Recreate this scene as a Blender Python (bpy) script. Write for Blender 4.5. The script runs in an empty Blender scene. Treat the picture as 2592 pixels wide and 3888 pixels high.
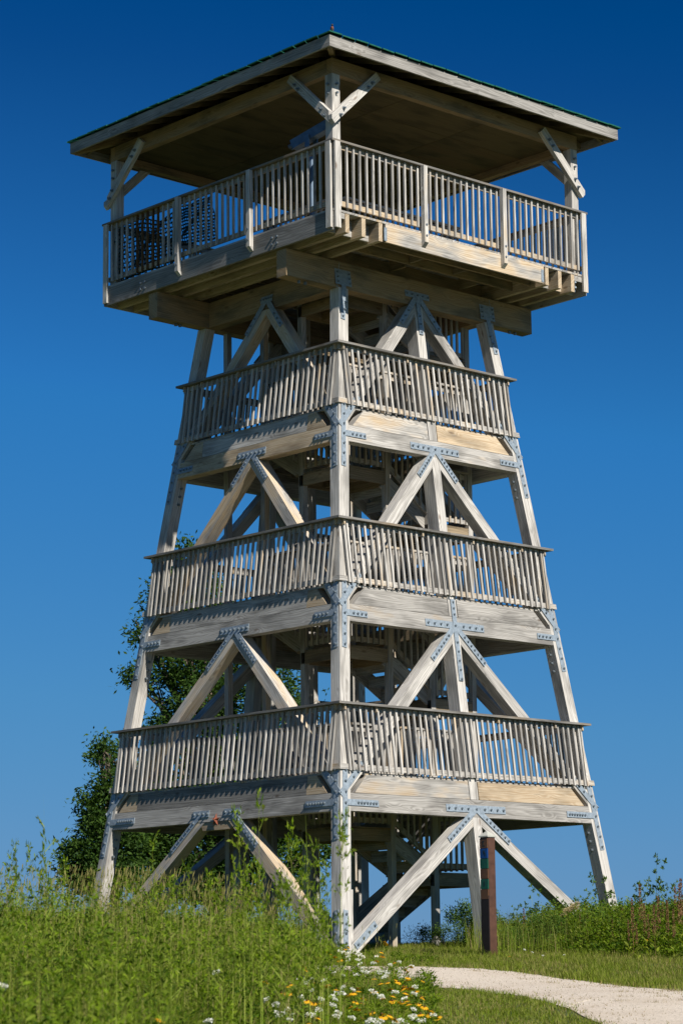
import bpy, math, random
import numpy as np
from mathutils import Vector, Matrix
rnd = random.Random(7)
rng = np.random.default_rng(11)
scene = bpy.context.scene

# ------------------------------------------------------------------ camera
CAM = Vector((-30.5889, -33.0504, -0.5107))
YAW, PITCH, ROLL = 0.82646, 0.18911, -0.01205
d = Vector((math.cos(PITCH)*math.cos(YAW), math.cos(PITCH)*math.sin(YAW), math.sin(PITCH)))
r = Vector((math.sin(YAW), -math.cos(YAW), 0)); u = r.cross(d)
r2 = math.cos(ROLL)*r + math.sin(ROLL)*u; u2 = -math.sin(ROLL)*r + math.cos(ROLL)*u
cam = bpy.data.cameras.new('camera'); camo = bpy.data.objects.new('camera', cam)
scene.collection.objects.link(camo)
camo.matrix_world = Matrix.Translation(CAM) @ Matrix((r2, u2, -d)).transposed().to_4x4()
cam.sensor_fit = 'VERTICAL'; cam.sensor_height = 22.2
cam.lens = 9446.4/3888*22.2
cam.clip_end = 5000
cam.dof.use_dof = True; cam.dof.focus_distance = 41.5; cam.dof.aperture_fstop = 3.2
scene.camera = camo
FW = np.array([math.cos(YAW), math.sin(YAW)]); RT = np.array([FW[1], -FW[0]])

# ------------------------------------------------------------------ light
SUN = Vector((-0.138, -1.0, 0.85)).normalized()
SUN_EL = math.asin(SUN.z); SUN_AZ = math.atan2(SUN.x, SUN.y)
w = bpy.data.worlds.new('World'); scene.world = w; w.use_nodes = True
nt = w.node_tree; nt.nodes.clear()
sky = nt.nodes.new('ShaderNodeTexSky'); sky.sky_type = 'NISHITA'; sky.sun_disc = False
sky.sun_elevation = SUN_EL; sky.sun_rotation = SUN_AZ
sky.altitude = 300; sky.air_density = 1.0; sky.dust_density = 0.25; sky.ozone_density = 4.0
# the deep polarised blue of the photograph: each channel of the sky raised and scaled
sc0 = nt.nodes.new('ShaderNodeSeparateColor'); cc0 = nt.nodes.new('ShaderNodeCombineColor')
nt.links.new(sky.outputs[0], sc0.inputs[0])
curves = ([(.1175, 0), (.20, .024), (.375, .073), (.549, .112), (1, .20)],
          [(.15, .025), (.2285, .067), (.3516, .186), (.585, .268), (.7466, .296), (1, .33)],
          [(.30, .13), (.43, .262), (.584, .50), (.7776, .545), (1, .56)])
for ch, pts in enumerate(curves):
    dv_ = nt.nodes.new('ShaderNodeMath'); dv_.operation = 'DIVIDE'; dv_.inputs[1].default_value = 10
    rp_ = nt.nodes.new('ShaderNodeValToRGB'); cr_ = rp_.color_ramp
    while len(cr_.elements) < len(pts): cr_.elements.new(.5)
    for e_, (p_, v_) in zip(cr_.elements, pts): e_.position = p_; e_.color = (v_, v_, v_, 1)
    ml_ = nt.nodes.new('ShaderNodeMath'); ml_.operation = 'MULTIPLY'; ml_.inputs[1].default_value = 10
    nt.links.new(sc0.outputs[ch], dv_.inputs[0]); nt.links.new(dv_.outputs[0], rp_.inputs[0]); nt.links.new(rp_.outputs[0], ml_.inputs[0]); nt.links.new(ml_.outputs[0], cc0.inputs[ch])
bg = nt.nodes.new('ShaderNodeBackground'); bg.inputs['Strength'].default_value = 0.073
wo = nt.nodes.new('ShaderNodeOutputWorld')
nt.links.new(cc0.outputs[0], bg.inputs[0]); nt.links.new(bg.outputs[0], wo.inputs[0])
sl = bpy.data.lights.new('sun', 'SUN'); sl.energy = 5.0; sl.angle = math.radians(0.53); sl.color = (1, .95, .875)
so = bpy.data.objects.new('sun', sl); scene.collection.objects.link(so)
so.rotation_euler = SUN.to_track_quat('Z', 'Y').to_euler()
scene.view_settings.view_transform = 'Standard'; scene.view_settings.look = 'None'
scene.view_settings.exposure = 0.45; scene.view_settings.gamma = 1.0

# ------------------------------------------------------------------ materials
class NB:
    def __init__(s, name):
        s.m = bpy.data.materials.new(name); s.m.use_nodes = True; s.t = s.m.node_tree; s.t.nodes.clear()
    def n(s, typ, ins=None, **kw):
        nd = s.t.nodes.new(typ)
        for k, v in kw.items(): setattr(nd, k, v)
        for k, v in (ins or {}).items():
            if isinstance(v, bpy.types.NodeSocket): s.t.links.new(v, nd.inputs[k])
            else: nd.inputs[k].default_value = v
        return nd
    def math(s, op, a, b=0.0, c=None):
        ins = {0: a, 1: b}
        if c is not None: ins[2] = c
        return s.n('ShaderNodeMath', ins, operation=op).outputs[0]
    def mix(s, f, a, b, blend='MIX'):
        return s.n('ShaderNodeMix', {'Factor': f, 6: a, 7: b}, data_type='RGBA', blend_type=blend).outputs[2]
    def ramp(s, f, stops):
        nd = s.n('ShaderNodeValToRGB', {0: f}); cr = nd.color_ramp
        while len(cr.elements) < len(stops): cr.elements.new(0.5)
        for e, (p, c) in zip(cr.elements, stops):
            e.position = p; e.color = (c, c, c, 1) if isinstance(c, (int, float)) else (*c, 1)
        return nd.outputs[0]
    def out(s, shader):
        s.n('ShaderNodeOutputMaterial', {0: shader}); return s.m

def wood_mat(name, greys=None, fresh=None, dirt=.55, tint=None):
    g1, g2 = greys or ((.56, .53, .48), (.225, .208, .183))
    f1, f2 = fresh or ((.56, .46, .325), (.31, .20, .10))
    b = NB(name)
    uv = b.n('ShaderNodeUVMap').outputs[0]
    at = b.n('ShaderNodeAttribute', attribute_name='tone').outputs['Color']
    sep = b.n('ShaderNodeSeparateColor', {0: at})
    sx = b.n('ShaderNodeSeparateXYZ', {0: uv}); U, V = sx.outputs[0], sx.outputs[1]
    # warp of the growth rings
    wv = b.n('ShaderNodeCombineXYZ', {0: b.math('MULTIPLY', U, .42), 1: b.math('MULTIPLY', V, 3.4), 2: 0.0}).outputs[0]
    wn = b.n('ShaderNodeTexNoise', {'Vector': wv, 'Scale': 1.6, 'Detail': 2.0}).outputs[0]
    kv = b.n('ShaderNodeCombineXYZ', {0: b.math('MULTIPLY', U, 1.5), 1: b.math('MULTIPLY', V, 4.5), 2: 0.0}).outputs[0]
    kn = b.n('ShaderNodeTexVoronoi', {'Vector': kv, 'Scale': 1.0}).outputs['Distance']
    knot = b.ramp(kn, [(0.0, 1), (.06, .8), (.13, 0)])
    kw_ = b.ramp(kn, [(0.0, 1), (.35, 0)])
    ph = b.math('ADD', b.math('MULTIPLY', V, 58.0), b.math('ADD', b.math('MULTIPLY', wn, 15.0), b.math('MULTIPLY', kw_, 5.0)))
    rings = b.math('MULTIPLY_ADD', b.math('SINE', b.math('MULTIPLY', ph, 3.1)), .5, .5)
    fv = b.n('ShaderNodeCombineXYZ', {0: b.math('MULTIPLY', U, .8), 1: b.math('MULTIPLY', V, 55.0), 2: 3.0}).outputs[0]
    fib = b.n('ShaderNodeTexNoise', {'Vector': fv, 'Scale': 1.0, 'Detail': 4.0, 'Roughness': .6}).outputs[0]
    lv = b.n('ShaderNodeCombineXYZ', {0: b.math('MULTIPLY', U, .9), 1: b.math('MULTIPLY', V, 2.5), 2: 9.0}).outputs[0]
    low = b.n('ShaderNodeTexNoise', {'Vector': lv, 'Scale': 1.3, 'Detail': 3.0}).outputs[0]
    cv = b.n('ShaderNodeCombineXYZ', {0: b.math('MULTIPLY', U, .7), 1: b.math('MULTIPLY', V, 16.0), 2: 5.0}).outputs[0]
    cr = b.n('ShaderNodeTexNoise', {'Vector': cv, 'Scale': 1.4, 'Detail': 3.0, 'Roughness': .55, 'Distortion': .3}).outputs[0]
    crack = b.ramp(cr, [(.29, 1), (.325, 0)])
    gf = b.math('ADD', b.math('MULTIPLY', rings, .20), b.math('ADD', b.math('MULTIPLY', fib, .45), b.math('MULTIPLY', cr, .45)))
    grey = b.mix(b.ramp(gf, [(.38, 0), (.80, 1)]), (*g1, 1), (*g2, 1))
    frs = b.mix(b.ramp(gf, [(.35, 0), (.85, 1)]), (*f1, 1), (*f2, 1))
    ff = b.math('MULTIPLY', b.ramp(b.math('ADD', low, b.math('MULTIPLY_ADD', sep.outputs[1], .9, -.45)), [(.40, 0), (.62, 1)]), 1.0)
    col = b.mix(ff, grey, frs)
    col = b.mix(b.math('MULTIPLY', knot, .75), col, (.13, .075, .04, 1))
    col = b.mix(b.math('MULTIPLY', crack, dirt), col, (.09, .075, .06, 1))
    stain = b.ramp(low, [(.32, .56), (.53, 1.0)])
    br = b.math('MULTIPLY', b.math('MULTIPLY_ADD', sep.outputs[0], .8, .515), stain)
    col = b.mix(1.0, col, b.n('ShaderNodeCombineColor', {0: br, 1: br, 2: br}).outputs[0], 'MULTIPLY')
    if tint: col = b.mix(1.0, col, (*tint, 1), 'MULTIPLY')
    hgt = b.math('SUBTRACT', b.math('MULTIPLY', fib, .6), crack)
    bp = b.n('ShaderNodeBump', {'Height': hgt, 'Strength': .35, 'Distance': .004}).outputs[0]
    sh = b.n('ShaderNodeBsdfPrincipled', {'Base Color': col, 'Roughness': .82, 'Normal': bp, 'Specular IOR Level': .25})
    return b.out(sh.outputs[0])

def plain(name, col, rough=.6, metal=0.0, var=.25, scale=6.0, spec=.4, bump=0.0):
    b = NB(name)
    co = b.n('ShaderNodeTexCoord').outputs['Object']
    no = b.n('ShaderNodeTexNoise', {'Vector': co, 'Scale': scale, 'Detail': 5.0, 'Roughness': .6}).outputs[0]
    f = b.ramp(no, [(.3, 1-var), (.7, 1+var)])
    c = b.mix(1.0, (*col, 1), f, 'MULTIPLY')
    ins = {'Base Color': c, 'Roughness': rough, 'Metallic': metal, 'Specular IOR Level': spec}
    if bump: ins['Normal'] = b.n('ShaderNodeBump', {'Height': no, 'Strength': bump, 'Distance': .01}).outputs[0]
    return b.out(b.n('ShaderNodeBsdfPrincipled', ins).outputs[0])

def leaf_mat(name, c1, c2, c3=None, trans=.35, rough=.65):
    b = NB(name)
    at = b.n('ShaderNodeAttribute', attribute_name='tone').outputs['Color']
    sep = b.n('ShaderNodeSeparateColor', {0: at})
    c = b.mix(sep.outputs[0], (*c1, 1), (*c2, 1))
    if c3: c = b.mix(sep.outputs[1], c, (*c3, 1))
    pr = b.n('ShaderNodeBsdfPrincipled', {'Base Color': c, 'Roughness': rough, 'Specular IOR Level': .15})
    tr = b.n('ShaderNodeBsdfTranslucent', {'Color': b.mix(1.0, c, (1.3, 1.35, .5, 1), 'MULTIPLY')})
    return b.out(b.n('ShaderNodeMixShader', {0: trans, 1: pr.outputs[0], 2: tr.outputs[0]}).outputs[0])

M = {}
M['wood'] = wood_mat('weathered_wood')
M['dimwood'] = wood_mat('sheltered_shade_darkened_wood', ((.34, .265, .17), (.20, .15, .09)), ((.38, .27, .15), (.22, .135, .065)))  # unweathered brown wood, colour darkened further to deepen shade under roof and decks
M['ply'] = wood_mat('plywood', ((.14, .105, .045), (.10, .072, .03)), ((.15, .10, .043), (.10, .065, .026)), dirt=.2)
M['steel'] = plain('galvanized_steel', (.25, .295, .33), .5, .15, .28, 22.0, .4)
M['bolt'] = plain('bolt_steel', (.17, .20, .22), .5, .5, .2, 30.0)
M['shingle'] = plain('green_shingle', (.012, .10, .065), .85, 0, .35, 18.0, .2)
M['net'] = plain('green_plastic_net', (.006, .022, .018), .6)
M['brown'] = plain('brown_recycled_plastic', (.080, .038, .024), .55, 0, .3, 9.0, .35)
M['darkbrown'] = plain('dark_brown_plastic', (.018, .011, .010), .6)
M['plaque_brown'] = plain('brown_plaque', (.11, .050, .022), .5)
M['plaque_blue'] = plain('blue_plaque', (.006, .055, .21), .4)
M['plaque_green'] = plain('green_plaque', (.010, .085, .05), .4)
M['ink'] = plain('dark_ink', (.01, .02, .02), .5)
M['cap'] = plain('grey_post_cap', (.42, .42, .36), .5)
M['scope'] = plain('blue_grey_enamel', (.10, .145, .20), .4, .3)
M['rust'] = plain('rusty_star', (.20, .055, .025), .8, 0, .4, 15.0)
M['bark'] = plain('bark', (.12, .095, .07), .9, 0, .4, 8.0, .2, .5)
M['bird_dark'] = plain('bird_dark', (.05, .045, .04), .8)
M['bird_red'] = plain('bird_breast', (.20, .065, .03), .8)
M['bird_pale'] = plain('bird_pale', (.45, .42, .38), .8)
M['beak'] = plain('beak', (.30, .22, .05), .5)
M['leaf'] = leaf_mat('tree_leaf', (.013, .040, .007), (.075, .135, .020), trans=.3)
M['weed'] = leaf_mat('weed_leaf', (.030, .078, .003), (.21, .315, .008), (.26, .24, .05), trans=.40)
M['grass'] = leaf_mat('grass_blade', (.075, .145, .005), (.21, .30, .010), (.30, .24, .10), trans=.35)
M['lawn'] = leaf_mat('lawn_blade', (.065, .120, .006), (.20, .26, .014), (.34, .27, .11), trans=.35)
M['stubble'] = leaf_mat('dry_stubble', (.26, .20, .13), (.20, .20, .08), (.34, .27, .18), trans=.1)
M['shrub'] = leaf_mat('shrub_leaf', (.035, .085, .014), (.13, .21, .028), trans=.35)
M['stem'] = leaf_mat('weed_stem', (.16, .24, .02), (.24, .31, .04), (.22, .15, .07), trans=.1)
M['dock'] = leaf_mat('dock_seed', (.15, .062, .032), (.22, .105, .05), (.27, .18, .09), trans=.2)
M['straw'] = leaf_mat('straw_plume', (.38, .30, .16), (.50, .40, .22), trans=.3)
M['yellow'] = leaf_mat('yellow_petal', (.72, .36, .012), (.80, .44, .02), trans=.25)
M['white'] = leaf_mat('white_floret', (.68, .68, .62), (.80, .80, .76), trans=.2)
M['cone'] = plain('flower_cone', (.09, .045, .01), .9)

def ground_mat():
    b = NB('soil_and_turf')
    co = b.n('ShaderNodeTexCoord').outputs['Object']
    n1 = b.n('ShaderNodeTexNoise', {'Vector': co, 'Scale': 9.0, 'Detail': 6.0}).outputs[0]
    n2 = b.n('ShaderNodeTexNoise', {'Vector': co, 'Scale': .6, 'Detail': 3.0}).outputs[0]
    c = b.mix(b.ramp(n1, [(.35, 0), (.65, 1)]), (.035, .06, .012, 1), (.075, .10, .025, 1))
    c = b.mix(b.ramp(n2, [(.5, 0), (.75, .5)]), c, (.13, .11, .055, 1))
    bp = b.n('ShaderNodeBump', {'Height': n1, 'Strength': .8, 'Distance': .03}).outputs[0]
    return b.out(b.n('ShaderNodeBsdfPrincipled', {'Base Color': c, 'Roughness': .95, 'Normal': bp}).outputs[0])
def path_mat():
    b = NB('crushed_limestone')
    co = b.n('ShaderNodeTexCoord').outputs['Object']
    n1 = b.n('ShaderNodeTexNoise', {'Vector': co, 'Scale': 55.0, 'Detail': 4.0, 'Roughness': .7}).outputs[0]
    n2 = b.n('ShaderNodeTexNoise', {'Vector': co, 'Scale': 1.1, 'Detail': 4.0}).outputs[0]
    v = b.n('ShaderNodeTexVoronoi', {'Vector': co, 'Scale': 16.0}).outputs['Distance']
    c = b.mix(b.ramp(n1, [(.35, 0), (.6, 1)]), (.40, .34, .27, 1), (.66, .58, .475, 1))
    c = b.mix(b.ramp(v, [(.14, .7), (.26, 0)]), c, (.23, .18, .13, 1))
    c = b.mix(b.ramp(n2, [(.45, 0), (.75, .5)]), c, (.42, .34, .25, 1))
    bp = b.n('ShaderNodeBump', {'Height': n1, 'Strength': .7, 'Distance': .012}).outputs[0]
    return b.out(b.n('ShaderNodeBsdfPrincipled', {'Base Color': c, 'Roughness': .95, 'Normal': bp, 'Specular IOR Level': .2}).outputs[0])
M['ground'] = ground_mat(); M['path'] = path_mat()

# ------------------------------------------------------------------ mesh builder
class MB:
    def __init__(s): s.v = []; s.f = []; s.uv = []; s.tone = []; s.mi = []
    def poly(s, pts, axis=None, off=(0, 0), tone=(.5, .5, .5), mi=0, nhint=None):
        pts = [Vector(p) for p in pts]
        n = Vector((0, 0, 0))
        for i in range(len(pts)):
            a, b = pts[i], pts[(i+1) % len(pts)]
            n += a.cross(b)
        if n.length < 1e-12: return
        n.normalize()
        if nhint is not None and n.dot(nhint) < 0: pts.reverse(); n = -n
        ax = Vector(axis) if axis is not None else Vector((0, 0, 1))
        t = ax - n*ax.dot(n)
        if t.length < .35*ax.length:           # end grain: lay the grain sideways
            t = n.orthogonal()
        t.normalize(); c = n.cross(t)
        i0 = len(s.v); s.v += [tuple(p) for p in pts]; s.f.append(list(range(i0, i0+len(pts))))
        s.uv += [(p.dot(t)+off[0], p.dot(c)+off[1]) for p in pts]
        s.tone += [tone]*len(pts); s.mi.append(mi)
    def hexa(s, c, axis=None, fresh=None, mi=0, dark=None):
        """c: 8 corners, 0-3 one end, 4-7 the other, matching order"""
        c = [Vector(p) for p in c]; mid = sum(c, Vector())/8
        if axis is None: axis = (sum(c[4:], Vector())-sum(c[:4], Vector()))
        axis = Vector(axis).normalized()
        off = (rnd.uniform(0, 90), rnd.uniform(0, 90)); tone = mk_tone(fresh, dark)
        for q in ((0, 1, 2, 3), (4, 5, 6, 7), (0, 1, 5, 4), (1, 2, 6, 5), (2, 3, 7, 6), (3, 0, 4, 7)):
            p = [c[k] for k in q]; s.poly(p, axis, off, tone, mi, sum(p, Vector())/4-mid)
    def box(s, lo, hi, axis=None, fresh=None, mi=0, dark=None):
        (x0, y0, z0), (x1, y1, z1) = lo, hi
        if axis is None:
            dims = [abs(x1-x0), abs(y1-y0), abs(z1-z0)]; k = dims.index(max(dims)); axis = [0, 0, 0]; axis[k] = 1
        s.hexa([(x0, y0, z0), (x1, y0, z0), (x1, y1, z0), (x0, y1, z0), (x0, y0, z1), (x1, y0, z1), (x1, y1, z1), (x0, y1, z1)], axis, fresh, mi, dark)
    def prism(s, A, B, axis=None, fresh=None, mi=0, dark=None):
        """two matching polygons joined"""
        A = [Vector(p) for p in A]; B = [Vector(p) for p in B]
        mid = (sum(A, Vector())+sum(B, Vector()))/(2*len(A))
        off = (rnd.uniform(0, 90), rnd.uniform(0, 90)); tone = mk_tone(fresh, dark); n = len(A)
        nb = sum(B, Vector())/n-sum(A, Vector())/n
        s.poly(A, axis, off, tone, mi, -nb); s.poly(B, axis, off, tone, mi, nb)
        area = 0
        fl = Vector((0, 0, 0))
        for i in range(n): fl += A[i].cross(A[(i+1) % n])
        sgn = 1 if fl.dot(nb) > 0 else -1
        for i in range(n):
            j = (i+1) % n; e = A[j]-A[i]; out = e.cross(nb)*sgn
            s.poly([A[i], A[j], B[j], B[i]], axis, off, tone, mi, out)
    def bar(s, p0, p1, wid, th, up=(0, 0, 1), fresh=None, mi=0, dark=None):
        """straight timber from p0 to p1; th along 'up', wid across"""
        p0 = Vector(p0); p1 = Vector(p1); a = (p1-p0).normalized(); up = Vector(up)
        sd = a.cross(up).normalized(); up = sd.cross(a).normalized()
        o = [sd*wid/2*x+up*th/2*y for x, y in ((-1, -1), (1, -1), (1, 1), (-1, 1))]
        s.hexa([p0+q for q in o]+[p1+q for q in o], a, fresh, mi, dark)
    def cyl(s, p0, p1, rad, n=6, rad1=None, mi=0):
        p0 = Vector(p0); p1 = Vector(p1); a = (p1-p0).normalized(); e = a.orthogonal().normalized(); g = a.cross(e)
        if rad1 is None: rad1 = rad
        A = [p0+(e*math.cos(t)+g*math.sin(t))*rad for t in [2*math.pi*k/n for k in range(n)]]
        B = [p1+(e*math.cos(t)+g*math.sin(t))*rad1 for t in [2*math.pi*k/n for k in range(n)]]
        s.prism(A, B, a, mi=mi)
    def build(s, name, mats, parent=None):
        me = bpy.data.meshes.new(name); me.from_pydata(s.v, [], s.f)
        uvl = me.uv_layers.new(name='UVMap'); uvl.data.foreach_set('uv', np.array(s.uv, dtype=np.float32).ravel())
        ca = me.color_attributes.new('tone', 'FLOAT_COLOR', 'CORNER')
        t = np.ones((len(s.tone), 4), dtype=np.float32); t[:, :3] = np.array(s.tone); ca.data.foreach_set('color', t.ravel())
        if not isinstance(mats, (list, tuple)): mats = [mats]
        for m in mats: me.materials.append(M[m])
        me.polygons.foreach_set('material_index', s.mi)
        o = bpy.data.objects.new(name, me); scene.collection.objects.link(o)
        if parent is not None: o.parent = parent
        return o
def mk_tone(fresh, dark):
    f = fresh if fresh is not None else rnd.uniform(.05, .55)
    dk = dark if dark is not None else rnd.uniform(.3, .75)
    return (dk, min(max(f, 0), 1), rnd.random())
def merge(a, b):
    i0 = len(a.v); a.v += b.v; a.f += [[i+i0 for i in f] for f in b.f]; a.uv += b.uv; a.tone += b.tone; a.mi += b.mi

def tag(o, label=None, cat=None, group=None, kind=None):
    if label: o['label'] = label
    if cat: o['category'] = cat
    if group: o['group'] = group
    if kind: o['kind'] = kind
    return o
def empty(name, loc=(0, 0, 0), rz=0):
    o = bpy.data.objects.new(name, None); scene.collection.objects.link(o); o.location = loc; o.rotation_euler = (0, 0, rz)
    o.empty_display_size = .3
    return o
def copy_tree(o, parent=None):
    c = o.copy(); scene.collection.objects.link(c)
    if parent is not None: c.parent = parent
    for ch in o.children: copy_tree(ch, c)
    return c

# ------------------------------------------------------------------ terrain
def sstep(x, a, b):
    t = np.clip((x-a)/(b-a), 0, 1); return t*t*(3-2*t)
def hgt(U, D):
    """ground height; U metres right of, D metres in front of the camera"""
    U = np.asarray(U, float); D = np.asarray(D, float)
    z = -2.1+.0525*np.clip(D, -20, 40)
    z = z+sstep(D, 40, 46)*.20-np.clip(D-52, 0, 150)*.06
    t = U/np.maximum(D, 6)
    mound = sstep(-t, .005, .10)*.26*sstep(D, 4, 18)*(1-sstep(D, 36, 50))
    z = z+mound+.15*sstep(U, 2.5, 6)*sstep(D, 34, 40)*(1-sstep(D, 44, 60))
    z = z+(np.sin(U*1.3+D*.4)*.02+np.sin(U*.5-D*.7)*.025)*sstep(np.abs(D-40), 2, 6)
    return z
def wld(U, D, Z=None):
    U = np.asarray(U, float); D = np.asarray(D, float)
    x = CAM.x+FW[0]*D+RT[0]*U; y = CAM.y+FW[1]*D+RT[1]*U
    z = hgt(U, D) if Z is None else Z
    return np.stack([x, y, z+0*x], -1)
def ud(x, y):
    return (x-CAM.x)*RT[0]+(y-CAM.y)*RT[1], (x-CAM.x)*FW[0]+(y-CAM.y)*FW[1]

def sym_axis(lim, fine, n1, n2):
    a = np.linspace(0, fine, n1); b = np.geomspace(fine, lim, n2)[1:]
    p = np.concatenate([a, b]); return np.concatenate([-p[:0:-1], p])
us = sym_axis(1500, 14, 57, 22); ds = np.concatenate([-np.geomspace(1500, 6, 16), np.linspace(-4, 60, 129), np.geomspace(61, 2500, 30)])
UU, DD = np.meshgrid(us, ds, indexing='ij'); P = wld(UU.ravel(), DD.ravel())
nu, nd_ = len(us), len(ds); idx = np.arange(nu*nd_).reshape(nu, nd_)
quads = np.stack([idx[:-1, :-1], idx[1:, :-1], idx[1:, 1:], idx[:-1, 1:]], -1).reshape(-1, 4)
me = bpy.data.meshes.new('ground'); me.from_pydata(P.tolist(), [], quads.tolist()); me.materials.append(M['ground'])
for p_ in me.polygons: p_.use_smooth = True
o = bpy.data.objects.new('ground', me); scene.collection.objects.link(o); tag(o, kind='structure')

# gravel path: (U_left, U_right) as a ribbon along its run
far = [(-3.5, 39.2), (-1.5, 37.4), (0.0, 35.4), (.73, 34.7), (1.81, 34.4), (2.52, 32.9), (2.93, 31.8), (3.45, 29.9), (3.85, 27.9), (4.3, 24.0), (5.0, 18.0), (6.4, 8.0)]
near = [(-3.9, 38.2), (-1.9, 35.4), (-.35, 33.0), (.45, 32.0), (1.05, 30.5), (1.46, 29.3), (1.78, 28.0), (2.06, 26.4), (2.24, 24.7), (2.52, 21.8), (3.2, 16.0), (4.4, 7.0)]
def resample(pl, n):
    pl = np.array(pl); k = np.linspace(0, len(pl)-1, n); i = np.arange(len(pl))
    return np.stack([np.interp(k, i, pl[:, 0]), np.interp(k, i, pl[:, 1])], -1)
A = resample(far, 130); B = resample(near, 130)
wob = np.array([math.sin(i*.9)*.05+math.sin(i*2.3)*.05+rnd.uniform(-.07, .07) for i in range(130)])
wob = wob+.12*np.sin(np.arange(130)*.37)+.08*np.sin(np.arange(130)*.83+1)
A[:, 1] += wob; B[:, 1] += wob[::-1]
rows = []
for k in range(9):
    t = k/8; Q = A*(1-t)+B*t; z = hgt(Q[:, 0], Q[:, 1])+.012+.02*math.sin(math.pi*t); rows.append(wld(Q[:, 0], Q[:, 1], z))
PV = np.concatenate(rows); nI = 130
pf = [[k*nI+i, k*nI+i+1, (k+1)*nI+i+1, (k+1)*nI+i] for k in range(8) for i in range(nI-1)]
me = bpy.data.meshes.new('path'); me.from_pydata(PV.tolist(), [], pf); me.materials.append(M['path'])
for p_ in me.polygons: p_.use_smooth = True
o = bpy.data.objects.new('path', me); scene.collection.objects.link(o); tag(o, kind='structure')
path_poly = np.concatenate([A, B[::-1]])
def in_path(U, D):
    x, y = U, D; ins = np.zeros(len(U), bool); n = len(path_poly)
    for i in range(n):
        x1, y1 = path_poly[i]; x2, y2 = path_poly[(i+1) % n]
        if y1 == y2: continue
        c = ((y1 > y) != (y2 > y)) & (x < (x2-x1)*(y-y1)/(y2-y1)+x1); ins ^= c
    return ins

# ================================================================== TOWER
W0, SL = 3.4534, .12953
def wl(z): return W0-SL*z
def fp(side, a, z, off=0.0):
    q = wl(z)+off
    return Vector(((a, -q, z), (-q, a, z), (a, q, z), (q, a, z))[side])
def clip(poly, nx, nz, c):
    """keep nx*a+nz*z <= c"""
    out = []
    for i in range(len(poly)):
        p, q = poly[i], poly[(i+1) % len(poly)]; dp = nx*p[0]+nz*p[1]-c; dq = nx*q[0]+nz*q[1]-c
        if dp <= 0: out.append(p)
        if dp*dq < 0: t = dp/(dp-dq); out.append((p[0]+(q[0]-p[0])*t, p[1]+(q[1]-p[1])*t))
    return out
def fprism(mb, side, poly, o0, o1, ax2=None, **k):
    if len(poly) < 3: return
    ax = (fp(side, ax2[0], ax2[1])-fp(side, 0, 0)+0*Vector((0, 0, 0))) if ax2 else None
    if ax2:
        ax = fp(side, ax2[0], 1+ax2[1])-fp(side, 0, 1)
    mb.prism([fp(side, a, z, o0) for a, z in poly], [fp(side, a, z, o1) for a, z in poly], ax, **k)
def strip(p0, p1, wdt):
    dx, dz = p1[0]-p0[0], p1[1]-p0[1]; L = math.hypot(dx, dz); nx, nz = -dz/L*wdt/2, dx/L*wdt/2
    return [(p0[0]+nx, p0[1]+nz), (p1[0]+nx, p1[1]+nz), (p1[0]-nx, p1[1]-nz), (p0[0]-nx, p0[1]-nz)]
def fbar(mb, side, p0, p1, wdt, o0, o1, clips=(), **k):
    poly = strip(p0, p1, wdt)
    for c in clips: poly = clip(poly, *c)
    fprism(mb, side, poly, o0, o1, (p1[0]-p0[0], p1[1]-p0[1]), **k)
LW = .225
tower = empty('observation_tower'); tag(tower, 'tall weathered timber observation tower with three railed balconies and a roofed lookout on top', 'tower')
# stuff collectors
stuff_bal = MB(); stuff_bolts = MB()
bal_list = []   # (closeness, mb, parent)

# legs
for sx, sy in ((-1, -1), (1, -1), (-1, 1), (1, 1)):
    mb = MB(); zb, zt = -.5, 11.62
    def q(z):
        a = wl(z); b = a-LW
        return [(sx*a, sy*a, z), (sx*b, sy*a, z), (sx*b, sy*b, z), (sx*a, sy*b, z)]
    mb.hexa(q(zb)+q(zt), fresh=.08, dark=.72)
    if sx == -1 and sy == -1:      # sister piece at the foot of the near leg
        mb.hexa([(-wl(z)+LW+x, -wl(z)+y, z) for z in (-.4, 1.05) for x, y in ((.002, .02), (.06, .02), (.06, .18), (.002, .18))], fresh=.3, dark=.8)
    mb.build('leg', 'wood', tower)

ZC = [4.129+3.2142*k for k in range(3)]
ZBOT = [z-1.80 for z in ZC]; ZSPL = [z-1.50 for z in ZC]; ZTOP = [z-1.19 for z in ZC]
GB, GT = 11.62, 12.10          # girders under the lookout
freshmap = {(0, 0): (.45, .15), (0, 1): (.15, .30), (0, 2): (.42, .25), (1, 0): (.0, .05), (1, 1): (.1, .05), (1, 2): (.15, .85)}

def plate(side, strips, bolts, name='gusset_plate'):
    mb = MB()
    for i, (p0, p1, wd) in enumerate(strips):
        fbar(mb, side, p0, p1, wd, .001, .011+.0022*i, dark=.6)
    for (a, z) in bolts:
        ce = fp(side, a, z, .011); n = (fp(side, a, z, 1)-fp(side, a, z, 0)).normalized()
        mb.cyl(ce, ce+n*.008, .024, 8, mi=0); mb.cyl(ce+n*.008, ce+n*.030, .0165, 6, mi=1)
    return mb.build(name, ['steel', 'bolt'], tower)
def pts_along(p0, p1, n, s0=0.0, s1=1.0):
    return [(p0[0]+(p1[0]-p0[0])*(s0+(s1-s0)*k/max(n-1, 1)), p0[1]+(p1[1]-p0[1])*(s0+(s1-s0)*k/max(n-1, 1))) for k in range(n)]
def toward(p, q, L):
    dx, dz = q[0]-p[0], q[1]-p[1]; l = math.hypot(dx, dz); return (p[0]+dx/l*L, p[1]+dz/l*L)

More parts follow.
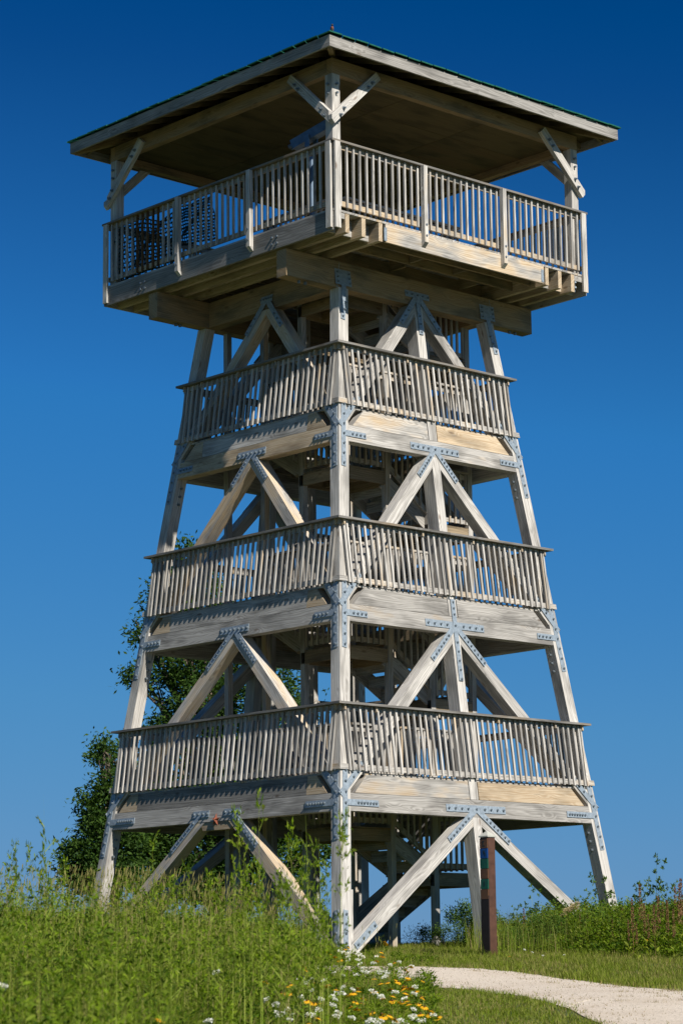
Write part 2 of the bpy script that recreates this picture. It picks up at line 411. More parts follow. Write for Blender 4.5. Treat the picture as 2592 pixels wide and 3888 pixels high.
levels = [(0.0, None)]+[(ZSPL[k]-.02, k) for k in range(3)]
for side in range(4):
    split = side in (0, 2)
    for k in range(3):
        zb, zs, zt = ZBOT[k], ZSPL[k], ZTOP[k]
        fr = freshmap.get((side, k), (.2, .2))
        mb = MB(); a0 = wl(zb)-LW+.004
        poly = [(-a0, zb), (a0, zb), (wl(zs)-LW+.004, zs-.003), (-(wl(zs)-LW+.004), zs-.003)]
        fprism(mb, side, poly, -.22, -.002, (1, 0), fresh=fr[1], dark=(.40, .42, .6)[k] if side == 1 else (.22, .28, .5)[k])
        mb.build('girt_beam', 'wood', tower)
        # upper beam, its ends cut along the braces
        mb = MB(); am = wl(zs)-LW+.0
        cut = .50+.04*k
        for sg in ((-1, 1)):
            inner = .12 if split else -.0
            if not split and sg == 1: break
            if split:
                poly = [(sg*.118, zs+.003), (sg*(am-.10), zs+.003), (sg*(am-.10-.30), zt), (sg*.118, zt)]
                f_ = fr[0] if sg < 0 else (fr[0]+.35 if (side, k) != (0, 1) else .2)
                if (side, k) == (0, 0) and sg > 0: f_ = 1.0
                fprism(mb, side, poly, -.18, -.004, (1, 0), fresh=f_, dark=(.38, .25, .6)[k]+(.1 if sg > 0 else 0))
            else:
                poly = [(-(am-.10), zs+.003), (am-.10, zs+.003), (am-.40, zt), (-(am-.40), zt)]
                e = am-.62
                if side == 1:
                    mids = [(-e, zs+.003), (e, zs+.003), (e, zt), (-e, zt)]
                    fprism(mb, side, mids, -.18, -.004, (1, 0), fresh=fr[0], dark=(-.08, .40, .6)[k])
                    for s2 in (-1, 1):
                        ep = [(s2*(e+.004), zs+.003), (s2*(am-.10), zs+.003), (s2*(am-.40), zt), (s2*(e+.004), zt)]
                        fprism(mb, side, ep, -.18, -.004, (1, 0), fresh=.9, dark=.5)
                else: fprism(mb, side, poly, -.18, -.004, (1, 0), fresh=fr[0])
        mb.build('rim_beam', 'wood', tower)
    # braces + centre posts
    starts = [(3.30, .0), (wl(2.72)-.10, 2.70), (wl(5.95)-.10, 5.93), (wl(9.2)-.10, 9.15)]
    tops = [ZBOT[0]+.04, ZBOT[1]+.05, ZBOT[2]+.05, GB+.06]
    for t in range(4):
        gap = .42 if (not split and t == 0) else .0
        apex = (gap, tops[t]); foot = starts[t]
        ztop = ZBOT[t]-.003 if t < 3 else GB-.003
        for sg in (-1, 1):
            mb = MB()
            cl = [(0, 1, ztop), (0, -1, .15)] if t == 0 else [(0, 1, ztop), (0, -1, -(ZSPL[t-1]+.002))]
            if t > 0: cl.append((sg, SL, W0-LW-.002))
            else: cl.append((sg, SL, W0-.03))
            if gap == 0: cl.append((-sg, 0, -.10) if split else (-sg, 0, -.002))
            fbar(mb, side, (sg*foot[0], foot[1]), toward((sg*foot[0], foot[1]), (sg*apex[0], apex[1]), 5), .205, -.24, -.006, cl,
                 fresh=rnd.uniform(.05, .3)+(.35 if side == 1 else 0), dark=rnd.uniform(.32, .72) if side == 0 else rnd.uniform(.55, .8))
            mb.build('brace', 'wood', tower)
        if split:
            mb = MB(); zlo = -.4 if t == 0 else ZSPL[t-1]+.003
            fprism(mb, side, [(-.098, zlo), (.098, zlo), (.098, ztop), (-.098, ztop)], -.27, -.004, (0, 1), fresh=.12, dark=.74)
            mb.build('centre_post', 'wood', tower)
    if not split:
        mb = MB(); fprism(mb, side, [(-.36, ZBOT[0]-.15), (.36, ZBOT[0]-.15), (.46, ZBOT[0]-.003), (-.46, ZBOT[0]-.003)], -.2, -.02, (1, 0), fresh=1.0)
        mb.build('filler_block', 'wood', tower)
    # plates
    if side in (0, 1) or True:
        detailed = side in (0, 1)
        for k in range(3):
            zb, zs = ZBOT[k], ZSPL[k]; zm = zb+.14
            L = .62 if k == 0 else .40; nb = 6 if k == 0 else 3
            up = starts[k+1]; ap = (0, tops[k+1])
            for sg in (-1, 1):
                xl = lambda z: sg*(wl(z)-.10)
                j = (xl(zm), zm); vt = (xl(zs+.42), zs+.42); vb = (xl(zb-.47), zb-.47)
                he = (sg*(wl(zm)-LW-L), zm); df = toward((sg*up[0], up[1]), (sg*ap[0], ap[1]), .62); dj = (sg*up[0], up[1])
                bl = pts_along(vb, vt, 7, .05, .96)+pts_along(he, j, nb+1, .08, .62)+pts_along(df, dj, 3, .1, .55)
                plate(side, [(vb, vt, .105), (he, j, .105), (df, toward(df, dj, .78), .105)], bl if detailed else [])
            # apex plate
            hw = .72 if k < 2 else .60
            gap = .42 if (not split and k == 0) else 0
            lo = starts[k]
            if not split: hw = .38
            if gap:
                for sg in (-1, 1):
                    c = (sg*gap, zm); df = toward(c, (sg*lo[0], lo[1]), .95)
                    plate(side, [((c[0]-.22, zm), (c[0]+.22, zm), .11), (c, df, .105)], pts_along((c[0]-.2, zm), (c[0]+.2, zm), 4, .05, .95)+pts_along(c, df, 7, .25, .95))
            else:
                c = (0, zm); dl = toward(c, (-lo[0], lo[1]), .92 if k < 2 else .72); dr = toward(c, (lo[0], lo[1]), .92 if k < 2 else .72)
                st = [((-hw, zm), (hw, zm), .125), (c, dl, .105), (c, dr, .105)]
                bl = pts_along(c, dl, 7, .3, .95)+pts_along(c, dr, 7, .3, .95)
                if split: bl += pts_along((-hw, zm), (hw, zm), 4, .04, .36)+pts_along((-hw, zm), (hw, zm), 4, .64, .96)+[c]
                else: bl += pts_along((-hw, zm), (hw, zm), 7, .05, .95)
                if split and k == 1:
                    st += [((0, zm), (0, zm-.98), .10), ((0, zm), (0, ZTOP[1]), .10)]; bl += pts_along((0, zm-.3), (0, zm-.95), 5)+pts_along((0, zm+.2), (0, ZTOP[1]-.05), 3)
                plate(side, st, bl if detailed else [])
        # top apex
        lo = starts[3]; c = (0, GB+.20); dl = toward(c, (-lo[0], lo[1]), .78); dr = toward(c, (lo[0], lo[1]), .78)
        hw = .30 if split else .16
        st = [((-hw, c[1]), (hw, c[1]), .12), (c, dl, .105), (c, dr, .105)]
        bl = pts_along((-hw, c[1]), (hw, c[1]), 5, .06, .94)+pts_along(c, dl, 3, .55, .93)+pts_along(c, dr, 3, .55, .93)
        if split: st.append((c, (0, c[1]-.75), .10)); bl += pts_along((0, c[1]-.40), (0, c[1]-.70), 3)
        plate(side, st, bl if detailed else [])
        for sg in (-1, 1):
            a_ = sg*(wl(11.85)-.10)
            if split: plate(side, [((a_-.19, 11.82), (a_+.19, 11.82), .30), ((a_, 11.7), (sg*(wl(11)-.10), 11.02), .10)],
                  pts_along((a_-.14, 11.90), (a_-.14, 11.72), 3)+pts_along((a_+.14, 11.90), (a_+.14, 11.72), 3)+pts_along((a_, 11.35), (sg*(wl(11)-.10), 11.08), 3))
            else:
                plate(side, [((a_-.13*0, 11.62), (a_-.13*0, 12.08), .20)], [])
# foot plates on the near leg, feet of the braces
for side in (0, 1):
    a = -(wl(.3)-.10)
    plate(side, [((-(wl(-.1)-.10), -.1), (-(wl(.72)-.10), .72), .10)], pts_along((-(wl(0)-.1), .05), (-(wl(.7)-.1), .66), 5))
    p0 = (-3.12, .14); p1 = toward(p0, (0, 2.45), .62); plate(side, [(p0, p1, .11)], pts_along(p0, p1, 4, .1, .92))
# through bolts on the inner sides of outer legs
mb = MB()
for zb in ZBOT:
    for dz in (.12, .27, .42):
        z = zb-dz-.05
        x = wl(z)-LW; mb.cyl((x, -x-.11, z), (x-.05, -x-.11, z), .022, 6); mb.cyl((-x-.11, x, z), (-x-.11, x-.05, z), .022, 6)
mb.build('through_bolts', 'bolt', tower)

# ---- balconies
def baluster(mb, side, a, z0, z1, o0, o1, **k):
    h = .019
    fprism(mb, side, [(a-h, z0), (a+h, z0), (a+h, z1), (a-h, z1)], o0, o1, (0, 1), **k)
for k in range(3):
    zc = ZC[k]; zb = zc-1.12; zd = ZTOP[k]
    for side in range(4):
        mb = MB(); wc = wl(zc)
        # cap board, mitred
        ci, co = wc+.0, wc+.158
        def P4(a, off_abs, z):
            return Vector(((a, -off_abs, z), (-off_abs, a, z), (a, off_abs, z), (off_abs, a, z))[side])
        for (x0, x1) in ((-1, 0), (0, 1)):
            A = [P4(x0*co if x0 else 0, co, zc-.038), P4(x1*co if x1 else 0, co, zc-.038), P4(x1*ci if x1 else 0, ci, zc-.038), P4(x0*ci if x0 else 0, ci, zc-.038)]
            B = [p+Vector((0, 0, .038)) for p in A]
            mb.prism(A, B, P4(1, 0, 0)-P4(0, 0, 0), fresh=.35, dark=-.05)
        # top rail and bottom rail on edge
        aT = wl(zc-.09)+.04
        fprism(mb, side, [(-aT, zc-.13), (aT, zc-.13), (aT, zc-.039), (-aT, zc-.039)], .003, .033, (1, 0), fresh=.2, dark=.5)
        aB = wl(zb)+.035
        ends = aB if side in (0, 2) else aB-.033
        fprism(mb, side, [(-ends, zb), (ends, zb), (ends-.012, zb+.092), (-ends+.012, zb+.092)], .003, .035, (1, 0), fresh=.4, dark=.55)
        # little brackets under the cap
        for a in (-.75*wc, -.25*wc, .25*wc, .75*wc, -wc+.02, wc-.02):
            fprism(mb, side, [(a-.018, zc-.13), (a+.018, zc-.13), (a+.018, zc-.040), (a-.018, zc-.040)], .0, .10, (1, 0), fresh=.6, dark=.45)
        rail = mb.build('balcony_railing', 'wood', tower)
        n = int((2*(wl(zb)-.12))/.1365); sp = 2*(wl(zb)-.11)/n
        for i in range(n+1):
            a = -(wl(zb)-.11)+sp*i
            if abs(a) > wl(zc)-.03: a = math.copysign(wl(zc)-.035, a)
            a += rnd.uniform(-.006, .006)
            b_ = MB(); baluster(b_, side, a, zb-.018+rnd.uniform(-.006, .006), zc-.05, .036, .070, fresh=rnd.uniform(.0, .42), dark=rnd.uniform(.15, .85))
            dist = (fp(side, a, zb)-CAM).length*(1 if side in (0, 1) else 2)
            bal_list.append((dist, b_, rail))
    # deck around the stair well
    G0, G1 = -1.37, 1.82; wi = wl(zd)-.17
    mb = MB()
    def deckboards(x0, x1, y0, y1, z, alongx):
        if alongx:
            y = y0
            while y < y1-.02: mb.box((x0, y, z), (x1, min(y+.135, y1), z+.036), (1, 0, 0), dark=.5); y += .14
        else:
            x = x0
            while x < x1-.02: mb.box((x, y0, z), (min(x+.135, x1), y1, z+.036), (0, 1, 0), dark=.5); x += .14
    wo_ = wl(zd)-.03
    # boards run across the outer frame so their ends show above the beams
    deckboards(-wo_, wo_, -wo_, G0, zd+.003, False); deckboards(-wo_, wo_, G1, wo_, zd+.003, False)
    deckboards(-wo_, G0-.003, G0+.003, G1-.003, zd+.003, True); deckboards(G1+.003, wo_, G0+.003, G1-.003, zd+.003, True)
    mb.build('balcony_deck', 'wood', tower)
    mb = MB()
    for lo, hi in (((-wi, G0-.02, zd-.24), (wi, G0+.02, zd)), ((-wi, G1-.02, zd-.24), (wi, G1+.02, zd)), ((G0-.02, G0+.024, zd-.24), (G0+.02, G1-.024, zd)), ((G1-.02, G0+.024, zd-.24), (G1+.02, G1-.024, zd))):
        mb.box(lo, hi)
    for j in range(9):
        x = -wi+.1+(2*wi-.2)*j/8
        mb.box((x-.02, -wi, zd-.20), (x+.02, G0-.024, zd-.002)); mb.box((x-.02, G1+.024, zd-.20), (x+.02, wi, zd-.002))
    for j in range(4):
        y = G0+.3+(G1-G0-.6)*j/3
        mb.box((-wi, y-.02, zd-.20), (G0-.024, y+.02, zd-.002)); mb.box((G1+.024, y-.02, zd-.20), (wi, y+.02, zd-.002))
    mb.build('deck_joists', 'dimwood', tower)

# ---- stair tower
G = [-1.35, -.30, .75, 1.80]
for gx in G:
    for gy in G:
        mb = MB(); mb.box((gx-.055, gy-.055, -.5), (gx+.055, gy+.055, 12.36 if abs(gx-.2) > 1.5 or abs(gy-.2) > 1.5 else 12.3), (0, 0, 1), dark=.55)
        mb.build('stair_post', 'wood', tower)
corners = [(0, 2), (0, 0), (2, 0), (2, 2)]   # L, F, R, B as cell index
tops_ = [.0, ZTOP[0]+.04, ZTOP[1]+.04, ZTOP[2]+.04, 12.52]
def guard(mb, p0, p1, sp=.135):
    """guard rail from p0 to p1 (deck heights), straight or sloping"""
    p0 = Vector(p0); p1 = Vector(p1); L = (Vector((p1.x, p1.y, 0))-Vector((p0.x, p0.y, 0))).length
    mb.bar(p0+Vector((0, 0, 1.03)), p1+Vector((0, 0, 1.03)), .14, .038, dark=.45)
    mb.bar(p0+Vector((0, 0, .95)), p1+Vector((0, 0, .95)), .038, .09, dark=.5)
    mb.bar(p0+Vector((0, 0, .12)), p1+Vector((0, 0, .12)), .038, .09, dark=.5)
    n = max(2, int(L/sp)); dirv = (p1-p0); nrm = Vector((-dirv.y, dirv.x, 0)).normalized()
    c = Vector((.2, .2, 0)); midp = (p0+p1)/2
    if nrm.dot(midp-c) < 0: nrm = -nrm
    for i in range(n):
        q_ = p0+dirv*((i+.5)/n)+nrm*.038
        stuff_bal.box((q_.x-.018, q_.y-.018, q_.z+.06), (q_.x+.018, q_.y+.018, q_.z+1.0), (0, 0, 1), dark=rnd.uniform(.45, .7))
for t in range(4):
    zlo, zhi = tops_[t], tops_[t+1]; H = zhi-zlo
    # going up: L(bottom) -> B -> R -> F -> L(top)
    order = [0, 3, 2, 1, 0]
    zz = [zlo+H*i/4 for i in range(5)]
    for i in range(4):
        c0 = corners[order[i]]; c1 = corners[order[i+1]]; z0, z1 = zz[i], zz[i+1]
        # landing at the top end of the flight
        x0, x1 = G[c1[0]]+.06, G[c1[0]+1]-.06; y0, y1 = G[c1[1]]+.06, G[c1[1]+1]-.06
        mb = MB()
        y = y0-.1
        while y < y1+.1: mb.box((x0-.1, y, z1-.04), (x1+.1, y+.135, z1-.002), (1, 0, 0), dark=.45, mi=0); y += .14
        for lo, hi in (((x0-.115, y0-.10, z1-.24), (x1+.115, y0-.06, z1-.042)), ((x0-.115, y1+.06, z1-.24), (x1+.115, y1+.10, z1-.042)),
                       ((x0-.115, y0-.056, z1-.24), (x0-.075, y1+.056, z1-.042)), ((x1+.075, y0-.056, z1-.24), (x1+.115, y1+.056, z1-.042)),
                       (((x0+x1)/2-.02, y0-.055, z1-.2), ((x0+x1)/2+.02, y1+.055, z1-.043))):
            mb.box(lo, hi)
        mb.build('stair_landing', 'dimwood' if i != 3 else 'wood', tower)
        # flight
        a0 = Vector(((G[c0[0]]+G[c0[0]+1])/2, (G[c0[1]]+G[c0[1]+1])/2, 0)); a1 = Vector(((G[c1[0]]+G[c1[0]+1])/2, (G[c1[1]]+G[c1[1]+1])/2, 0))
        dv = (a1-a0).normalized(); sd = Vector((-dv.y, dv.x, 0)); s0 = a0+dv*.52; s1 = a1-dv*.52; run = (s1-s0).length
        mb = MB()
        for e in (-.46, .46):
            p = s0+sd*e-dv*.10+Vector((0, 0, z0-.05)); q_ = s1+sd*e+dv*.02+Vector((0, 0, z1-.15)); mb.bar(p, q_, .045, .28, dark=.5)
        for j in range(1, 4):
            c = s0+dv*(run*(j-.5)/3.5+.05)+Vector((0, 0, z0+(z1-z0)*j/4))
            mb.bar(c-sd*.435, c+sd*.435, .28, .038, dark=.6)
            mb.bar(c-sd*.435+dv*.13-Vector((0, 0, .10)), c+sd*.435+dv*.13-Vector((0, 0, .10)), .02, .155, dark=.5)
        fl = mb.build('stair_flight', 'wood', tower)
        if t == 0 and i == 0: continue
        # guards: outer side of flight and the outer two sides of the landing
        gm = MB(); cc = Vector((.2+.025, .2+.025, 0))
        osd = sd if (sd.dot((a0+a1)/2-Vector((.225, .225, 0))) > 0) else -sd
        guard(gm, s0+osd*.52+Vector((0, 0, z0+.05)), s1+osd*.52+Vector((0, 0, z1+.05)))
        if not (i == 3):
            o2 = dv
            ce = a1+Vector((0, 0, z1))
            guard(gm, ce+osd*.52-dv*.50, ce+osd*.52+dv*.50); guard(gm, ce+o2*.52-osd*.50, ce+o2*.52+osd*.50)
        gm.build('stair_railing', 'wood', tower)
# guard round the stair opening on each deck
for k, z in enumerate(tops_[1:]):
    gm = MB(); e0, e1 = G[0], G[3]
    guard(gm, (e0+.1, e0, z), (e1-.1, e0, z)); guard(gm, (e1, e0+.1, z), (e1, e1-.1, z)); guard(gm, (e0, e0+.1, z), (e0, .70, z)); guard(gm, (.80, e1, z), (e1-.1, e1, z))
    gm.build('stair_railing', 'wood', tower)
# plank wall that closes the stair head below the lookout
mb = MB()
z = 10.75
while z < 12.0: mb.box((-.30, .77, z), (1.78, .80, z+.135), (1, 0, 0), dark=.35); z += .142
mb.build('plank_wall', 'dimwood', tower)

# ---- girders and lookout floor
mb = MB()
for sy in (-1, 1):
    y0 = sy*(wl(11.86)-.002); y1 = sy*(wl(11.86)-.25)
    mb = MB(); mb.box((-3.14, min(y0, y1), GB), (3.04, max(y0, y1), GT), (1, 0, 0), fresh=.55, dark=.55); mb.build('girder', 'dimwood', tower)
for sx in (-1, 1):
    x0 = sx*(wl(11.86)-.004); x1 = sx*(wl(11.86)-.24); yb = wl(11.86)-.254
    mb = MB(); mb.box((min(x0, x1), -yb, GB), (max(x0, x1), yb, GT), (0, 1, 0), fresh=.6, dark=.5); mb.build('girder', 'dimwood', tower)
mb = MB()
for x, y in ((-2.75, -1.8), (-2.6, -1.8), (2.55, -1.8), (2.7, -1.8), (-2.6, 1.8), (-2.5, 1.8)): mb.cyl((x, y, GB-.001), (x, y, GB-.05), .03, 8)
mb.build('girder_bolts', 'bolt', tower)
FB, FT = 12.13, 12.47
mb = MB()
# rim boards on the left and back left, right side
mb.box((-3.20, -3.18, FB), (-3.15, 3.20, FT), (0, 1, 0), fresh=.05, dark=.0)
mb.build('floor_rim', 'wood', tower)
mb = MB(); mb.box((3.15, -3.18, FB), (3.20, 3.20, FT), (0, 1, 0), fresh=.3, dark=.5); mb.build('floor_rim', 'wood', tower)
mb = MB(); mb.box((-3.145, 3.15, FB), (3.145, 3.20, FT), (1, 0, 0), fresh=.3, dark=.5); mb.build('floor_rim', 'wood', tower)
mb = MB(); mb.box((-1.98, -3.20, FB+.012), (2.02, -3.155, FT), (1, 0, 0), fresh=.52, dark=.72)
mb.build('floor_rim', 'wood', tower)
# bundles of joists run front to back at both ends
for xs in ((-2.88, -2.50, -2.10), (2.10, 2.45, 2.80)):
    for x in xs:
        mb = MB(); mb.box((x-.045, -3.20, FB-.0), (x+.045, 3.145, FT-.012), (0, 1, 0), fresh=.75, dark=.6)
        mb.build('joist', 'wood', tower)
    xa = sorted(xs+((-3.15,) if xs[0] < 0 else (3.15,)))
    for x0, x1 in zip(xa[:-1], xa[1:]):
        mb = MB(); mb.box((x0+.05, -2.95, FB+.04), (x1-.05, -2.90, FT-.015), (1, 0, 0), fresh=.4, dark=.6)
        mb.build('blocking', 'wood', tower)
        if x0 < -2.9 or x0 > 2.7:
            mb = MB(); mb.box((x0+.05, -3.19, FT-.11), (x1-.05, -3.15, FT-.012), (1, 0, 0), fresh=.4, dark=.6); mb.build('blocking', 'wood', tower)
for y in [-2.80, -2.35, -1.55, -1.1, -.65, -.2, .25, .7, 1.15, 1.6, 2.05, 2.5, 2.9]:
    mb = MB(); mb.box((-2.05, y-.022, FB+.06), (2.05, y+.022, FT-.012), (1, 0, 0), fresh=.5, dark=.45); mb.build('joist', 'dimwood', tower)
mb = MB()
for x, y in ((-.6, -2.58), (.5, -2.58), (1.3, -1.95), (-.5, -1.95)):
    mb = MB(); mb.box((x-.02, y-.2, FB+.08), (x+.02, y+.2, FT-.02), (0, 1, 0)); mb.build('blocking', 'dimwood', tower)
# metal joist hangers that show on the front
for x in (-1.99, 1.975):
    mb = MB(); mb.box((x-.03, -3.208, FB+.03), (x+.035, -3.2, FB+.27)); mb.build('joist_hanger', 'steel', tower)
mb = MB(); mb.box((2.90, -3.16, FB+.02), (2.91, -3.05, FT-.05)); mb.cyl((2.91, -3.13, FB+.1), (2.88, -3.2, FB+.1), .02); mb.cyl((2.91, -3.13, FB+.2), (2.88, -3.2, FB+.2), .02)
mb.build('angle_bracket', 'steel', tower)
for y in (-2.35+.6, 1.95):
    for dy in (0, .13):
        for dz in (.09, .21):
            mb = MB(); mb.cyl((-3.20, y+dy, FB+dz), (-3.225, y+dy, FB+dz), .022, 8); mb.build('rim_bolt', 'bolt', tower)
mb = MB(); x = -3.19
while x < 3.1:
    x1 = min(x+.137, 3.19)
    if x1 < G[0] or x > G[3]: mb.box((x, -3.19, FT+.002), (x1, 3.19, FT+.04), (0, 1, 0), dark=.5)
    else:
        mb.box((x, -3.19, FT+.002), (x1, G[0]-.02, FT+.04), (0, 1, 0), dark=.5); mb.box((x, G[3]+.02, FT+.002), (x1, 3.19, FT+.04), (0, 1, 0), dark=.5)
    x += .143
mb.build('lookout_floor', 'wood', tower)

# ---- lookout rails (upright)
def vp(side, a, q, z): return Vector(((a, -q, z), (-q, a, z), (a, q, z), (q, a, z))[side])
def vbox(mb, side, a0, a1, q0, q1, z0, z1, ax=None, **k):
    mb.hexa([vp(side, a, q, z) for z in (z0, z1) for a, q in ((a0, q0), (a1, q0), (a1, q1), (a0, q1))],
            {None: None, 'a': vp(side, 1, 0, 0)-vp(side, 0, 0, 0), 'z': (0, 0, 1)}[ax], **k)
CT = 13.74
for side in range(4):
    mb = MB()
    for s0, s1 in ((-1, 0), (0, 1)):
        A = [vp(side, s0*3.235, 3.235, CT-.036), vp(side, s1*3.235, 3.235, CT-.036), vp(side, s1*3.08, 3.08, CT-.036), vp(side, s0*3.08, 3.08, CT-.036)]
        mb.prism(A, [p+Vector((0, 0, .036)) for p in A], vp(side, 1, 0, 0)-vp(side, 0, 0, 0), fresh=.4, dark=-.1)
    e_ = 3.145 if side in (0, 2) else 3.10
    vbox(mb, side, -e_, e_, 3.105, 3.143, CT-.13, CT-.037, 'a', fresh=.5, dark=.4)
    vbox(mb, side, -e_, e_, 3.105, 3.143, 12.60, 12.69, 'a', fresh=.6, dark=.6)
    rail = mb.build('lookout_railing', 'wood', tower)
    postpos = [-1.07, .93] if side in (0, 1) else [-1, 1]
    for a in postpos:
        mb = MB()
        vbox(mb, side, a-.045, a+.045, 3.203 if True else 0, 3.29, 12.30, CT-.037, 'z', fresh=.35, dark=.75)
        A = [vp(side, a-.045, 3.203, 12.30), vp(side, a+.045, 3.203, 12.30), vp(side, a+.045, 3.203, 12.22), vp(side, a-.045, 3.203, 12.22)]
        mb.prism([vp(side, a-.045, 3.203, 12.299), vp(side, a-.045, 3.29, 12.299), vp(side, a-.045, 3.203, 12.22)],
                 [vp(side, a+.045, 3.203, 12.299), vp(side, a+.045, 3.29, 12.299), vp(side, a+.045, 3.203, 12.22)], (0, 0, 1), fresh=.35, dark=.75)
        mb2 = MB()
        for z in (12.42, 12.62):
            c = vp(side, a, 3.29, z); n = vp(side, 0, 1, 0); mb.cyl(c, c+n*.012, .02, 8, mi=1)
        mb.build('rail_post', ['wood', 'bolt'], tower)
    for sg in (-1, 1):       # boards flanking each corner
        mb = MB(); a0, a1 = sorted((sg*3.06, sg*3.18))
        if side in (0, 1) and not (side == 0 and sg > 0 and False):
            vbox(mb, side, a0, a1, 3.203, 3.245, 12.17, CT-.037, 'z', fresh=.3, dark=.78); mb.build('rail_post', 'wood', tower)
    n = 40
    for i in range(n):
        a = -3.0+6.0*i/(n-1)+rnd.uniform(-.006, .006)
        if any(abs(a-q) < .05 for q in postpos): a += .055
        f_, dk = rnd.uniform(.0, .42), rnd.uniform(.3, .85)
        z1_ = CT-.045
        b_ = MB()
        z0_ = 12.585
        if side == 1 and (abs(a-1.9) < .36 or abs(a-.45) < .06): f_, dk = 1.0, .12
        if side == 1 and abs(a-.78) < .075: z0_ = 13.52
        vbox(b_, side, a-.018, a+.018, 3.144, 3.182, z0_, z1_, 'z', fresh=f_, dark=dk, mi=(1 if dk < .2 else 0))
        bal_list.append(((vp(side, a, 3.2, 13)-CAM).length*(1 if side in (0, 1) else 2)+0.6, b_, rail))
M['orangewood'] = wood_mat('orange_stained_wood', ((.22, .125, .05), (.14, .075, .03)), ((.24, .125, .045), (.15, .075, .025)))
bal_list.sort(key=lambda t: t[0])
for dist, b_, par in bal_list[:100]: b_.build('baluster', ['wood', 'orangewood'], par)
for dist, b_, par in bal_list[100:]: merge(stuff_bal, b_)
so_ = stuff_bal.build('baluster', ['wood', 'orangewood'], tower); so_['kind'] = 'stuff'

# ---- lookout posts, headers, knee braces
HB, HT = 14.964, 15.24
for sx, sy in ((-1, -1), (1, -1), (-1, 1), (1, 1)):
    mb = MB(); a, b = 3.118, 2.94
    mb.box((min(sx*a, sx*b), min(sy*a, sy*b), FT+.045), (max(sx*a, sx*b), max(sy*a, sy*b), HB-.002), (0, 0, 1), fresh=.15, dark=.72)
    for side_, n in ((0, Vector((0, sy, 0))), (1, Vector((sx, 0, 0)))):
        for z in (14.62, 14.78):
            c = Vector((sx*3.03, sy*3.03, z))+n*(.088); mb.cyl(c, c+n*.05, .022, 6, mi=1)
    mb.build('corner_post', ['wood', 'bolt'], tower)
for side in range(4):
    e = 3.12 if side in (0, 2) else 2.985
    mb = MB(); vbox(mb, side, -e, e, 2.99, 3.12, HB, HT, 'a', fresh=.6, dark=.45); mb.build('header_beam', 'dimwood', tower)
    for sg in (-1, 1):
        mb = MB()
        poly = strip((sg*3.20, 14.08), (sg*2.10, 15.13), .155)
        poly = clip(poly, sg, 0, 3.213 if side in (0, 2) else 3.119); poly = clip(poly, 0, 1, 15.2)
        A = [vp(side, a, 3.122, z) for a, z in poly]; B = [vp(side, a, 3.21, z) for a, z in poly]
        mb.prism(A, B, vp(side, -sg*1.1, 0, 1.05)-vp(side, 0, 0, 0), fresh=.2, dark=.78)
        for a, z in ((sg*3.02, 14.20), (sg*2.94, 14.34), (sg*2.35, 14.86), (sg*2.26, 14.96)):
            c = vp(side, a, 3.21, z); n = vp(side, 0, 1, 0); mb.cyl(c, c+n*.055, .018, 6, mi=1); mb.cyl(c, c+n*.012, .032, 8, mi=1)
        mb.build('knee_brace', ['wood', 'bolt'], tower)
# ---- roof
roof = MB(); E = 3.67; EZ = 15.36; PK = EZ+.33*E
sl_ = .33
apex = Vector((0, 0, PK+.03))
for side in range(4):
    # sheathing slab of each slope (underside above rafters)
    a0 = vp(side, -E+.03, E-.03, EZ-.045); a1 = vp(side, E-.03, E-.03, EZ-.045)
    roof.prism([a0, a1, apex-Vector((0, 0, .09))], [a0+Vector((0, 0, .02)), a1+Vector((0, 0, .02)), apex-Vector((0, 0, .07))], vp(side, 1, 0, 0))
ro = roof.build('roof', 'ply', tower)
for side in range(4):
    mb = MB()
    A = [vp(side, -E, E, EZ-.205), vp(side, E, E, EZ-.205), vp(side, E, E, EZ), vp(side, -E, E, EZ)]
    B = [vp(side, -E+.038, E-.038, EZ-.205), vp(side, E-.038, E-.038, EZ-.205), vp(side, E-.038, E-.038, EZ), vp(side, -E+.038, E-.038, EZ)]
    for s0, s1 in ((-1, -.02), (-.02, .52), (.52, 1)):
        f = lambda P_, q, s: vp(side, s*(q), q, P_)
        Aq = [f(EZ-.205, E, s0), f(EZ-.205, E, s1), f(EZ, E, s1), f(EZ, E, s0)]
        i_ = E-.038
        Bq = [f(EZ-.205, i_, s0), f(EZ-.205, i_, s1), f(EZ, i_, s1), f(EZ, i_, s0)]
        mb.prism(Aq, Bq, vp(side, 1, 0, 0)-vp(side, 0, 0, 0), fresh=.15, dark=.2)
    mb.build('fascia', 'wood', ro)
    # shingles: courses of tabs
    mb = MB(); ncourse = 14
    for j in range(ncourse):
        t0, t1 = j/ncourse, (j+1.3)/ncourse
        q0 = (E+.045)*(1-t0); q1 = max((E+.045)*(1-min(t1, 1)), .0); z0 = EZ+.012+.008+(PK-EZ)*t0; z1 = EZ+.006+(PK-EZ)*min(t1, 1)
        ntab = max(1, int(2*q0/.30))
        for i in range(ntab):
            u0, u1 = -1+2*i/ntab, -1+2*(i+1)/ntab-.006
            dz = rnd.uniform(-.004, .010)
            A = [vp(side, u0*q0, q0+rnd.uniform(-.006, .01), z0+dz), vp(side, u1*q0, q0+rnd.uniform(-.006, .01), z0+dz), vp(side, u1*q1, q1, z1+.004), vp(side, u0*q1, q1, z1+.004)]
            mb.prism(A, [p+Vector((0, 0, .022)) for p in A], vp(side, 1, 0, 0))
    mb.build('shingles', 'shingle', ro)
    # rafter tails
    for i in range(13):
        a = -3.3+6.6*i/12; q_in = max(abs(a), .1)
        if side in (0, 1, 2, 3):
            mb = MB(); mb.bar(vp(side, a, E-.04, EZ-.115), vp(side, a, max(2.6, q_in), EZ-.115+(E-.04-max(2.6, q_in))*sl_), .038, .12, dark=.3)
            mb.build('rafter', 'dimwood', ro)
